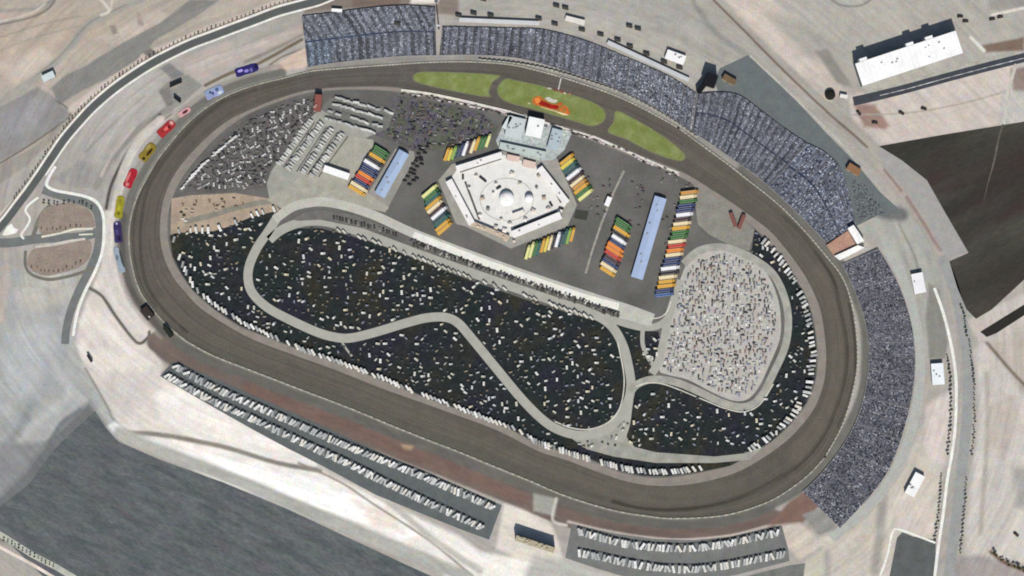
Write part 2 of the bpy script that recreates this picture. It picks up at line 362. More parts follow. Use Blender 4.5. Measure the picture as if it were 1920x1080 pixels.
streak += (vn2(X / 3.2, Y / 3.2, 5) - .5) * .07 + (vn2(X / 9, Y / 9, 6) - .5) * .06
gc = F.c.reshape(X.shape + (3,)); gc *= (1 + streak)[..., None]
gc *= 1 + (vn2(X / 14, Y / 14, 7) - .5)[..., None] * np.array([.05, 0, -.06]); np.clip(gc, .01, .88, out=gc)
nv = X.size; ny, nx = X.shape
verts = np.zeros((nv, 3)); verts[:, 0] = (X.ravel() - 960) * S; verts[:, 1] = (540 - Y.ravel()) * S
idx = np.arange(nv).reshape(ny, nx)
quads = np.stack([idx[1:, :-1], idx[1:, 1:], idx[:-1, 1:], idx[:-1, :-1]], -1).reshape(-1, 4)
x0, x1 = verts[:, 0].min(), verts[:, 0].max(); y0, y1 = verts[:, 1].min(), verts[:, 1].max()
cor = [idx[-1, 0], idx[-1, -1], idx[0, -1], idx[0, 0]]
far = np.array([(-9000, -9000, 0), (9000, -9000, 0), (9000, 9000, 0), (-9000, 9000, 0)], float)
V = np.vstack([verts, far]); Q = quads.tolist()
for i in range(4): Q.append([nv + i, nv + (i + 1) % 4, int(cor[(i + 1) % 4]), int(cor[i])])
me = bpy.data.meshes.new('ground'); me.vertices.add(len(V)); me.vertices.foreach_set('co', V.ravel())
me.loops.add(len(Q) * 4); me.polygons.add(len(Q)); me.loops.foreach_set('vertex_index', np.array(Q, dtype=np.int32).ravel())
me.polygons.foreach_set('loop_start', np.arange(len(Q), dtype=np.int32) * 4)
cols = np.ones((len(V), 4), np.float32); cols[:nv, :3] = F.c.reshape(-1, 3); cols[nv:, :3] = alb((180, 170, 158))
at = me.color_attributes.new('Col', 'FLOAT_COLOR', 'POINT'); at.data.foreach_set('color', cols.ravel())
me.materials.append(mat('desert_ground', src='attr', var=0.05, scale=0.06, fine=0.10)); me.update(calc_edges=True); me.validate()
gr = bpy.data.objects.new('ground', me); C.objects.link(gr); tag(gr, kind='structure')

# ------------------------------------------------------------------ the oval
OUT = [(480,159),(530,147),(580,134),(630,129),(680,125),(740,121),(805,117),(880,116),(955,121),(1010,133),(1060,147),(1135,172),(1185,193),(1235,219),(1272,240),(1310,268),
       (1370,312),(1400,336),(1440,367),(1475,398),(1515,440),(1552,484),(1575,513),(1590,545),(1601,590),(1607,640),(1607,690),(1597,742),(1578,800),(1547,857),(1515,891),(1477,920),
       (1440,941),(1385,960),(1335,969),(1260,972),(1210,967),(1160,959),(1110,946),(1050,926),(997,903),(940,880),(855,845),(805,826),(742,801),(655,765),(555,727),(480,698),(400,667),(350,640),(318,614),(288,582),(262,545),(247,495),(242,445),(246,407),(257,370),(272,340),(295,300),(318,270),(348,235),(385,203),(430,177)]
INN = [(480,201),(530,182),(580,169),(655,163),(742,164),(830,180),(915,198),(1010,224),(1110,252),(1200,290),(1278,322),
       (1335,356),(1385,389),(1440,430),(1465,457),(1485,482),(1508,515),(1524,545),(1538,580),(1545,620),(1549,665),(1545,715),(1527,765),(1492,810),(1460,838),(1425,862),(1385,884),(1335,900),(1285,909),(1235,911),(1185,905),(1135,890),(1060,862),(1010,846),(930,806),(855,778),(780,751),(705,724),(630,694),(555,667),(480,639),(425,610),(375,577),(345,545),(322,515),(304,470),(300,425),(308,370),(332,320),(375,270),(425,228)]
out_c = smooth(OUT, 8, True); inn_c = smooth(INN, 8, True)
SP = [(520, 420), (1000, 440), (1330, 640)]
def ray_hit(p, q, poly):
    d = q - p; best = None; n = len(poly)
    a = poly; b = np.roll(poly, -1, 0); e = b - a
    den = d[0] * e[:, 1] - d[1] * e[:, 0]; den = np.where(np.abs(den) < 1e-9, 1e-9, den)
    t = ((a[:, 0] - p[0]) * e[:, 1] - (a[:, 1] - p[1]) * e[:, 0]) / den
    u = ((a[:, 0] - p[0]) * d[1] - (a[:, 1] - p[1]) * d[0]) / den
    ok = (u >= 0) & (u <= 1) & (t > 1e-3) & (t < 1.0)
    return p + d * t[ok].min() if ok.any() else None
oc = resample(np.vstack([out_c, out_c[:1]]), n=1001)[:-1]
tg = tangents(np.vstack([oc[-1:], oc, oc[:1]]))[1:-1]
ic = []
for p in oc:
    d = inn_c - p; j = np.argmin((d ** 2).sum(1)); ic.append(inn_c[j])
ic = np.array(ic)
for _ in range(12): ic = 0.25 * np.roll(ic, 1, 0) + 0.5 * ic + 0.25 * np.roll(ic, -1, 0)
M = 28; tv = np.linspace(0, 1, M)
TX = oc[:, None, 0] * (1 - tv) + ic[:, None, 0] * tv; TY = oc[:, None, 1] * (1 - tv) + ic[:, None, 1] * tv
T = Field(TX, TY, (93, 88, 81))
T.line([(560,150),(740,142),(900,140)], 44, (95,90,86), 10)
T.line([(1040,150),(1200,215),(1320,290),(1440,385),(1540,500)], 46, (98,92,85), 10, 0.8)
T.line([(240,440),(250,500),(300,590),(400,660),(600,740),(900,860),(1100,940)], 10, (104,102,92), 4, 0.7)
T.line([(300,580),(420,640),(640,720),(860,805),(1050,880),(1230,930),(1380,910)], 34, (100,95,86), 12, 0.7)
T.line([(300,600),(420,668),(640,750),(860,840),(1050,915),(1230,960),(1380,945)], 14, (88,86,78), 6, 0.7)
T.line([(1500,850),(1555,770),(1578,690),(1575,600),(1540,520)], 40, (103,96,87), 12, 0.8)
T.line([(330,560),(283,470),(285,400),(320,320),(400,235),(480,185)], 40, (100,93,87), 12, 0.8)
for pts, wd, c in (([(420,189),(375,225),(330,272),(297,318),(276,357),(266,407),(263,450),(266,495),(278,540),(310,585),(350,622)], 6, (62,58,54)),
                ([(480,168),(430,186),(390,210),(350,245)], 5, (72,68,60)),
                ([(1470,405),(1500,434),(1530,472),(1560,520),(1571,560),(1582,610),(1588,660),(1584,710),(1568,765),(1545,815),(1505,865),(1445,905),(1380,935),(1300,953),(1210,955),(1150,940)], 7, (60,56,49)),
                ([(1320,640),(1600,560),(1603,640),(1604,690),(1594,745)], 0, (50,48,44)),
                ([(1592,570),(1602,630),(1603,690),(1592,745),(1572,800)], 4, (58,55,50)),
                ([(300,300),(268,355),(254,400),(250,445),(254,495),(268,540),(292,575)], 3, (66,63,57)),
                ([(1599,560),(1607,610),(1605,690),(1594,745),(1572,800)], 0, (60,60,60))):
    if wd: T.line(pts, wd, c, 2.5, 0.85)
ocw, icw = np.vstack([oc, oc]), np.vstack([ic, ic]); tr_ = random.Random(8)
for t_ in (.17, .36, .56, .76):
    T.line(np.vstack([oc * (1 - t_) + ic * t_, (oc * (1 - t_) + ic * t_)[:1]])[::6], 1.5, (110,106,97), 1.2, .38, n=0)
for _ in range(70):
    a_ = tr_.randrange(1000); b_ = a_ + tr_.randrange(40, 190); t0, t1 = tr_.uniform(.06, .9), tr_.uniform(-.08, .08)
    u_ = np.linspace(0, 1, b_ - a_)[:, None]; tt_ = np.clip(t0 + t1 * u_, .02, .97)
    T.line((ocw[a_:b_] * (1 - tt_) + icw[a_:b_] * tt_)[::6], tr_.uniform(1.2, 3.5), tr_.choice([(74,70,64),(80,76,70),(108,102,93),(102,98,90)]), 1.4, tr_.uniform(.25, .6), n=0)
vv = np.zeros((1000, M, 3)); vv[..., 0] = (TX - 960) * S; vv[..., 1] = (540 - TY) * S; vv[..., 2] = 0.05
ti = np.arange(1000 * M).reshape(1000, M); nx_ = np.roll(ti, -1, 0)
tq = np.stack([ti[:, :-1], nx_[:, :-1], nx_[:, 1:], ti[:, 1:]], -1).reshape(-1, 4)
m_track = mat('track_asphalt', src='attr', var=0.07, scale=0.06, fine=0.14)
o = mesh_obj('race_track', vv.reshape(-1, 3), tq[:, ::-1].tolist(), m_track, cols=T.c.reshape(-1, 3)); tag(o, kind='structure')
# apron, pit asphalt and infield in one sheet colour field each
APR = [(480,207),(530,188),(580,174),(655,168),(742,172),(830,190),(915,208),(1010,236),(1110,264),(1200,300),(1272,330),(1325,362),(1375,397),(1425,437),(1450,465),(1470,490),(1492,522),(1508,550),(1522,585),(1530,625),(1533,665),(1530,710),(1514,755),(1482,796),(1450,826),(1415,848),(1372,872),(1310,887),(1260,895),(1210,895),(1160,885),(1110,865),(1060,849),(1010,834),(955,805),(880,776),(805,749),(717,714),(655,690),(555,654),(480,625),(450,613),(400,580),(362,546),(340,515),(322,480),(314,432),(320,382),(345,328),(395,268),(440,230)]
apr_c = smooth(APR, 6, True)
m_apron = mat('apron_asphalt', (142,135,128), var=0.10)
sheet('track_apron', smooth(INN, 6, True), 0.10, m_apron)
m_gar = mat('infield_asphalt', (108,106,103), var=0.12, scale=0.03, fine=0.12, mix=[(98,98,94)], mixscale=0.02)
sheet('infield_asphalt', apr_c, 0.14, m_gar)
m_dark = mat('infield_turf', (37,41,43), var=0.30, scale=0.12, fine=0.45, mix=[(53,51,38),(38,39,51),(33,42,42)], mixscale=0.014)
DARK = [(318,442),(332,437),(400,434),(432,424),(470,407),(518,394),(524,400),(512,425),(540,428),(600,428),(650,440),(700,455),(760,478),(830,506),(900,532),(980,560),(1060,585),(1110,600),(1150,606),(1165,600),(1205,620),(1235,622),(1238,650),(1215,700),(1260,712),(1340,745),(1390,765),(1440,725),(1480,640),(1480,580),(1440,500),(1408,478),(1415,430),(1440,458),(1468,490),(1490,522),(1506,550),(1520,585),(1528,625),(1531,665),(1528,710),(1512,755),(1480,796),(1448,826),(1412,848),(1370,873),(1310,885),(1250,893),(1205,892),(1160,882),(1110,862),(1060,846),(1010,831),(955,803),(880,774),(805,747),(717,712),(655,688),(555,652),(480,623),(450,611),(400,578),(362,544),(340,513),(324,480)]
sheet('infield_turf', DARK, 0.18, m_dark)
# tan sand patch by turn, with the lane over it
F2 = mat('sand_verge', (172,155,136), var=0.16, fine=0.16)
sheet('sand_verge', [(322,372),(360,366),(440,362),(505,372),(525,394),(470,407),(432,424),(400,433),(335,436),(320,440)], 0.20, F2)
m_conc = mat('road_concrete', (172,171,162), var=0.07, fine=0.06)
m_conc2 = mat('pit_concrete', (190,189,180), var=0.08)
m_lane = mat('lane_asphalt', (152,150,142), var=0.10)
ribbon('service_lane', [(345,416),(395,404),(450,388),(505,378),(560,372)], 10, 0.23, mat('lane_gravel', (140,136,126)))
m_lotw = mat('lot_gravel', (186,183,176), var=0.08, fine=0.14)
LOT = [(1262,560),(1275,525),(1290,492),(1320,474),(1355,468),(1395,478),(1430,502),(1452,540),(1463,585),(1462,635),(1440,690),(1420,730),(1398,750),(1370,750),(1330,733),(1290,712),(1250,702),(1236,690),(1248,630)]
sheet('lot_surface', smooth(LOT, 4, True), 0.22, m_lotw)
# road course and pit lanes
LOOP = [(522,404),(503,434),(482,465),(467,500),(466,530),(476,553),(502,577),(540,598),(590,621),(622,631),(655,634),(700,624),(760,606),(800,596),(835,595),(858,605),(880,629),(930,690),(980,750),(1020,789),(1050,807),(1085,816),(1115,813),(1142,802),(1164,780),(1178,750),(1183,720),(1178,685),(1169,650),(1152,618),(1130,598),(1095,582),(1050,568),(990,548),(900,517),(800,482),(720,452),(655,428),(610,416),(570,416),(530,430),(505,450)]
ribbon('road_course', LOOP, 17, 0.28, m_conc)
ribbon('pit_lane', [(515,412),(545,390),(575,381),(610,379),(655,388),(705,405),(765,433),(830,459),(900,485),(980,514),(1060,541),(1130,564),(1185,582),(1225,597)], 17, 0.31, m_conc2)
ribbon('pit_lane_concrete', [(775,440),(900,489),(1035,537),(1100,559),(1160,575)], 13, 0.345, mat('pit_slab', (234,233,224), var=0.06), sm=False)
sheet('pit_pad', [(1165,570),(1222,588),(1222,612),(1195,606),(1160,596)], 0.37, m_conc2)
ribbon('pit_exit_road', [(1130,592),(1170,606),(1205,614),(1235,610),(1255,592),(1265,560),(1276,525)], 13, 0.34, m_conc)
ribbon('lot_ring_road', [(1270,545),(1255,590),(1244,640),(1234,680),(1222,700)], 15, 0.33, m_conc)
ribbon('lot_ring_road', [(1182,735),(1196,720),(1225,711),(1265,716),(1310,734),(1350,753),(1385,763),(1412,757),(1432,735),(1450,700),(1472,650),(1478,600),(1470,555),(1450,515),(1420,490),(1385,472),(1350,463),(1310,470),(1282,495)], 14, 0.36, mat('ring_concrete', (166,165,156)))
ribbon('service_path', [(1205,618),(1205,645),(1214,668),(1230,692)], 8, 0.30, m_conc)
ribbon('road_course', [(1183,718),(1178,760),(1172,800),(1160,828)], 16, 0.295, m_conc)
sheet('road_apron', [(1060,814),(1120,820),(1160,800),(1178,780),(1175,820),(1190,838),(1230,848),(1340,856),(1395,850),(1430,838),(1405,862),(1340,868),(1230,868),(1150,856),(1100,842)], 0.27, mat('apron_road', (160,160,151)))
ribbon('service_path', [(640,640),(650,655),(660,668)], 4, 0.26, m_conc)
# edge lines of the loop
ribbon('edge_line', [(1158,642),(1168,690),(1170,725),(1162,765),(1140,792),(1105,805),(1070,802),(1040,790)], 2.2, 0.40, mat('edge_paint', (214,212,200)))
ribbon('edge_line', [(1192,725),(1215,718),(1250,722),(1320,750),(1360,766),(1395,772),(1425,758),(1450,720)], 2, 0.40, MATS['edge_paint'])
ribbon('edge_line', [(1220,598),(1240,594),(1252,582),(1258,565)], 2, 0.40, MATS['edge_paint'])
# lower pit car row wedge
sheet('paddock_asphalt', [(545,412),(570,398),(600,392),(660,402),(720,424),(742,432),(740,440),(700,432),(640,420),(600,412),(560,414)], 0.35, mat('paddock_asphalt', (112,110,106)))
# parking areas at upper left
m_lotd = mat('car_park_asphalt', (96,94,92), var=0.14, fine=0.22, mix=[(104,100,98)], mixscale=0.03)
sheet('car_park', [(345,363),(352,340),(380,300),(420,255),(470,216),(530,190),(590,178),(640,178),(735,200),(735,222),(700,250),(640,240),(600,205),(560,240),(505,318),(500,350),(440,360)], 0.21, m_lotd)
sheet('camp_field', [(508,322),(565,235),(600,205),(650,232),(700,252),(668,268),(660,290),(640,345),(600,342),(560,372),(505,372),(500,345)], 0.24, mat('camp_field', (160,160,152), var=0.10, fine=0.10))
sheet('camp_field', [(600,205),(620,184),(640,180),(740,206),(728,240),(700,252),(650,232)], 0.25, mat('camp_field_grey', (116,117,114), var=0.12, fine=0.16))
sheet('yard_gravel', [(655,255),(700,262),(700,280),(668,330),(690,362),(730,389),(722,398),(660,384),(610,373),(570,375),(530,392),(500,375),(545,345),(600,300)], 0.265, mat('yard_gravel', (168,166,154), var=0.12, fine=0.12))
sheet('garage_pad', [(742,278),(776,284),(778,296),(728,388),(700,385),(672,372),(690,362)], 0.25, mat('garage_pad', (150,148,142), var=0.08))
sheet('paddock_asphalt', [(738,180),(760,182),(840,196),(900,210),(935,235),(925,262),(850,280),(780,285),(745,268),(700,252),(728,232)], 0.23, mat('fan_area_asphalt', (92,90,88), var=0.2, fine=0.3, mix=[(98,92,104),(92,98,84)], mixscale=0.05))
sheet('verge_gravel', [(1300,345),(1330,362),(1378,398),(1415,430),(1405,470),(1385,468),(1330,440),(1308,420)], 0.19, mat('verge_gravel', (140,138,130), var=0.14, fine=0.14))
ribbon('yard_path', [(1170,320),(1150,362),(1128,418),(1112,465),(1098,512)], 4, 0.26, mat('yard_path', (158,156,147), var=0.25, scale=0.3, fine=0.2), sm=False)
sheet('crash_pad', [(1080,393),(1104,396),(1100,413),(1076,409)], 0.28, mat('crash_pad', (66,68,60)))
# grass on the front stretch
m_grass = mat('stretch_grass', (127,138,80), var=0.09, scale=0.05, fine=0.12, mix=[(134,144,92),(120,132,70)], mixscale=0.05)
m_gedge = mat('grass_edge', (122,126,92), var=0.10)
def grass(pts):
    p = smooth(pts, 5, True); c = p.mean(0)
    sheet('grass', p, 0.12 + 0.06, m_gedge, kind='stuff')
    d = tangents(np.vstack([p[-1:], p, p[:1]]))[1:-1]; nrm = np.c_[-d[:, 1], d[:, 0]]
    if inside(np.array([p[0] + nrm[0] * 2]), p)[0] == False: nrm = -nrm
    sheet('grass', p + nrm * 2.2, 0.22, m_grass, kind='stuff')
grass([(774,147),(780,137),(805,134),(870,136),(936,141),(924,154),(917,172),(918,182),(880,177),(830,167),(785,156)])
grass([(932,170),(937,156),(950,147),(966,150),(1010,159),(1050,171),(1085,181),(1115,193),(1132,205),(1136,218),(1128,231),(1110,237),(1085,230),(1040,217),(1000,205),(960,195),(940,185)])
grass([(1155,207),(1185,220),(1222,241),(1255,263),(1280,284),(1285,295),(1278,302),(1255,298),(1215,283),(1175,262),(1140,248),(1150,228)])
ribbon('finish_line', [(1052,147),(1047,168)], 2.2, 0.13, mat('line_paint', (205,205,200)), sm=False)
# the emblem painted on the middle grass
em = empty('grass_emblem', P(1034, 195), 0, 'orange and red painted emblem on the middle grass of the front stretch', 'emblem')
def local_sheet(name, pts, z, m, par):
    o = sheet(name, pts, z, m, kind=None); o.parent = par; o.matrix_parent_inverse = Matrix.Translation(-par.location); return o
MI = lambda n, c, **k: mat(n, c, var=k.pop('var', 0.12), fine=k.pop('fine', 0.15), **k)
local_sheet('orange_field', smooth([(997,190),(1001,182),(1012,181),(1024,188),(1040,196),(1050,192),(1060,198),(1070,210),(1064,214),(1048,208),(1030,204),(1012,199),(1000,195)], 4, True), 0.26, MI('emblem_orange', (206,108,44), mix=[(190,80,40),(150,120,60)], mixscale=.15), em)
local_sheet('red_centre', smooth([(1010,188),(1020,190),(1034,196),(1046,198),(1046,204),(1034,203),(1020,199),(1011,196)], 4, True), 0.29, MI('emblem_red', (168,24,20), mix=[(124,30,10)], mixscale=0.12), em)
local_sheet('cream_trim', [(1008,199),(1020,202),(1036,206),(1048,210),(1060,213),(1068,216),(1056,216),(1040,209),(1022,204)], 0.31, MI('emblem_cream', (232,206,160)), em)
local_sheet('white_crest', smooth([(1022,184),(1030,182),(1036,186),(1046,188),(1040,193),(1028,190)], 3, True), 0.32, MI('emblem_white', (205,200,186)), em)
local_sheet('orange_flame', smooth([(1002,185),(1010,184),(1014,190),(1006,194)], 3, True), 0.33, MI('emblem_bright', (226,136,66)), em)
em2 = empty('trackside_lettering', P(1040, 170), 0, 'small red and cream painted marks on the upper edge of the middle grass', 'painted sign')
for x, y, l, c in ((1030,166,8,(190,190,170)),(1042,169,9,(140,70,62)),(1053,172,8,(150,76,70)),(1059,175,4,(210,200,176)),(1068,176,4,(190,120,96)),(1012,166,4,(96,140,84)),(992,194,4,(190,190,150))):
    local_sheet('painted_mark', [(x-l/2,y-2),(x+l/2,y-1),(x+l/2,y+2),(x-l/2,y+1)], 0.34, MI('mark_%d_%d_%d' % c, c), em2)

# ------------------------------------------------------------------ roads outside
m_road = mat('road_asphalt', (92,96,95), var=0.08)
m_edge = mat('road_edge_concrete', (238,238,231), var=0.10, fine=0.12)
PER = [(640,-18),(600,0),(560,11),(520,22),(475,39),(437,53),(400,67),(362,81),(325,98),(285,119),(250,141),(212,168),(175,200),(147,230),(120,262),(98,294),(78,324),(55,357),(33,386),(10,416),(-30,460)]
ribbon('perimeter_road', PER, 13, 0.06, m_road)
ribbon('road_kerb', PER, 3.2, 0.12, m_edge, off=9)
ribbon('road_kerb', [p for p in PER if p[0] > 75], 3.2, 0.12, m_edge, off=-9)
ribbon('hedge_strip', PER, 1.6, 0.09, mat('hedge_soil', (120,110,98)), off=12.5)
m_road2 = mat('entry_asphalt', (116,120,119), var=0.10)
ENT = [(80,356),(110,366),(145,375),(170,385),(183,402),(187,430),(182,470),(168,505),(148,545),(132,585),(124,620),(122,645)]
ribbon('entry_road', ENT, 15, 0.05, m_road2)
ribbon('entry_road', [(-40,456),(20,455),(70,448),(110,446),(150,444),(182,436)], 17, 0.045, m_road2)
ribbon('entry_road', [(182,500),(150,512),(120,520),(90,524),(60,515),(48,498),(48,470)], 6, 0.055, mat('island_ring', (118,116,108)))
ribbon('entry_road', [(60,450),(70,420),(80,400),(96,384)], 8, 0.055, MATS['island_ring'])
ribbon('road_kerb', [(104,312),(92,332),(88,348),(104,357),(130,362),(162,369),(182,380),(193,402),(195,430),(192,470),(178,510),(157,552),(144,590),(137,630)], 5.5, 0.13, m_edge)
ribbon('road_kerb', [(72,370),(55,383),(48,395),(56,410),(50,425),(40,440),(45,448)], 4, 0.125, m_edge)
m_isl = mat('island_gravel', (150,136,126), var=0.12, fine=0.16)
sheet('island', smooth([(84,392),(108,382),(140,382),(165,392),(176,410),(176,426),(150,428),(120,434),(82,440),(72,425),(74,405)], 4, True), 0.09, m_isl)
sheet('island', smooth([(62,468),(100,462),(140,455),(166,450),(172,464),(166,486),(146,502),(115,512),(85,517),(60,508),(51,490)], 4, True), 0.09, m_isl)
ribbon('road_kerb', [(78,444),(110,438),(140,430),(174,429)], 4, 0.135, mat('kerb_cream', (222,220,204)))
ribbon('road_kerb', [(66,463),(100,458),(130,452),(160,448)], 4.5, 0.135, mat('kerb_pale', (208,200,192)))
ribbon('road_kerb', [(148,440),(174,439)], 3, 0.138, MATS['kerb_cream'], sm=False)
sheet('entry_plaza', [(4,440),(14,424),(22,419),(26,427),(35,430),(30,437),(10,442)], 0.14, mat('plaza_white', (238,236,230)))
# bottom left asphalt lot and its wall road
m_lotg = mat('lot_asphalt', (93,99,102), var=0.16, scale=0.06, fine=0.22, mix=[(97,97,102),(85,93,95),(100,105,106)], mixscale=0.05, stretch=(math.radians(-27), 0.35, 1.2))
sheet('asphalt_lot', [(178,770),(198,802),(222,828),(300,862),(420,905),(540,955),(640,1002),(760,1058),(830,1090),(900,1130),(300,1210),(120,1120),(60,1060),(0,1002),(-60,970),(-60,945),(0,950),(54,908),(102,842)], 0.05, m_lotg)
ribbon('lower_road', [(-60,970),(0,1002),(60,1040),(110,1066),(200,1120)], 11, 0.08, mat('lower_road', (186,188,176)), sm=False)
ribbon('lower_road', [(-60,995),(0,1026),(60,1058),(140,1106)], 6, 0.08, mat('lower_verge', (226,212,202)), sm=False)
# right hand roads
m_rroad = mat('east_road', (156,158,156), var=0.07)
ER = [(1765,480),(1785,530),(1800,585),(1811,640),(1816,700),(1813,780),(1806,860),(1797,940),(1788,1010),(1778,1090),(1770,1140)]
ribbon('east_road', ER, 20, 0.05, m_rroad)
ribbon('road_kerb', [(1752,540),(1768,585),(1782,640),(1791,695),(1793,740),(1791,800),(1785,850),(1776,900),(1769,960),(1760,1020),(1752,1085),(1746,1130)], 5.5, 0.10, m_edge)
ribbon('concourse', [(1660,462),(1688,510),(1706,560),(1720,620),(1726,680),(1722,740),(1708,810),(1685,870),(1652,925),(1610,965),(1560,1010)], 18, 0.06, mat('concourse', (178,180,174), var=0.06))
sheet('asphalt_lot', [(1350,128),(1403,103),(1450,146),(1500,196),(1550,250),(1600,300),(1650,360),(1694,400),(1650,402),(1605,424),(1590,400),(1560,340),(1520,300),(1480,275),(1440,240),(1390,200),(1350,180),(1338,150)], 0.06, mat('stand_lot', (106,113,114), var=0.08))
ribbon('lot_kerb', [(1406,104),(1470,164),(1540,232),(1600,292)], 4, 0.10, mat('pale_kerb', (186,184,174)))
sheet('paved_terrace', [(1648,275),(1690,300),(1738,338),(1770,395),(1816,474),(1772,480),(1740,420),(1700,358),(1655,310)], 0.07, mat('paved_terrace', (164,162,159), var=0.07, fine=0.09))
m_field = mat('dark_field', (62,59,53), var=0.16, scale=0.02, fine=0.2, mix=[(52,52,46),(64,50,50),(70,68,62)], mixscale=0.010, stretch=(math.radians(28), 0.25, 1.3))
sheet('dark_field', [(1648,274),(1760,254),(1920,228),(2040,212),(2040,430),(1925,520),(1860,580),(1830,598),(1812,580),(1795,540),(1780,490),(1816,474),(1770,395),(1738,338),(1690,300)], 0.05, m_field)
sheet('dark_field', [(1838,622),(1870,602),(1930,565),(2040,490),(2040,530),(1930,585),(1868,625),(1850,632)], 0.05, mat('black_field', (44,42,39)))
ribbon('field_path', [(1895,165),(1885,215),(1872,262),(1864,302),(1852,345),(1843,385)], 5, 0.08, mat('field_path', (98,95,86), var=0.3, scale=0.2), taper=0.6)
ribbon('field_path', [(1905,120),(1890,172),(1882,232)], 6, 0.085, mat('pale_path', (200,196,186)), sm=False)
NE = [(1600,190),(1640,181),(1700,166),(1780,144),(1860,123),(1960,98),(2040,78)]
ribbon('northeast_road', NE, 17, 0.06, mat('northeast_road', (66,70,78), var=0.14))
ribbon('road_line', [(1650,179),(1700,167),(1780,145),(1860,124),(1960,99)], 1.4, 0.10, mat('road_line', (190,190,190), var=0.6, scale=0.12), sm=False)
ribbon('road_verge', [(1620,178),(1700,155),(1800,128),(1900,100)], 9, 0.055, mat('northeast_verge', (176,174,166)), sm=False)
sheet('asphalt_lot', [(1682,1008),(1692,998),(1712,1006),(1755,1012),(1754,1040),(1748,1120),(1660,1120)], 0.06, mat('south_lot', (94,98,98), var=0.12, fine=0.14))
ribbon('road_kerb', [(1754,1018),(1715,1003),(1682,992),(1672,1002),(1664,1040),(1650,1080)], 4, 0.11, m_edge)
# terraces for trailers
m_ter = mat('terrace_asphalt', (96,102,103), var=0.10, fine=0.12)
TER1 = [(324,678),(400,708),(500,752),(600,797),(700,842),(800,890),(870,920),(941,947),(917,1012),(860,991),(800,967),(705,928),(605,874),(540,841),(475,806),(390,758),(300,705)]
sheet('terrace', TER1, 0.11, m_ter)
TER2 = [(1072,982),(1150,1000),(1230,1011),(1300,1013),(1370,1006),(1440,990),(1466,985),(1478,1030),(1480,1052),(1380,1078),(1300,1092),(1200,1090),(1120,1066),(1060,1046)]
sheet('terrace', TER2, 0.11, mat('terrace_grey', (118,120,118), var=0.10))
sheet('terrace', [(1480,1060),(1510,1056),(1500,1130),(1380,1130),(1300,1100),(1380,1086)], 0.09, mat('terrace_low', (118,120,116)))

# ------------------------------------------------------------------ walls and fences
m_wall = mat('barrier_concrete', (164,162,150), var=0.25, scale=0.25, fine=0.25)
m_fpan = mat('fence_panel', (178,176,164), var=0.2)
wall('track_wall', OUT[14:30], 1.8, 0.8, m_wall, 'low grey concrete wall round the outside of the right hand turn', 'wall', posts=8, post_mat=m_fpan)
wall('track_wall', OUT[29:50], 1.8, 0.8, m_wall, 'low grey concrete wall between the back stretch and the red dirt strip', 'wall', posts=13, post_mat=m_fpan)
wall('track_wall', OUT[49:] + OUT[:2], 2.2, 0.8, m_wall, 'low grey concrete wall round the outside of the left hand turn', 'wall')
wall('track_wall', OUT[1:15], 1.6, 0.8, m_wall, 'low grey concrete wall between the front stretch and the main grandstand', 'wall', posts=7, post_mat=m_fpan)
wall('catch_fence', [(900,112),(960,118),(1010,126),(1060,139),(1110,155),(1160,172),(1210,196),(1260,225),(1305,256)], 1.2, 2.2, m_wall, 'pale fence with bright panels along the foot of the middle grandstand', 'fence', posts=9, post_mat=m_fpan)
m_pit = mat('pit_wall_white', (222,218,208), var=0.12, fine=0.16)
wall('pit_wall', [(752,169),(800,175),(860,187),(915,200),(958,210)], 4.5, 1.1, m_pit, 'white pit wall below the first grass panel of the front stretch', 'wall')
wall('pit_wall', [(958,210),(1010,226),(1060,241),(1112,256)], 3, 1.1, m_pit, 'white pit wall in front of the pale glass and white buildings', 'wall')
wall('pit_wall', [(1112,256),(1160,277),(1215,301),(1273,325)], 4.5, 1.1, m_pit, 'white pit wall at the right end of the front stretch grass', 'wall')

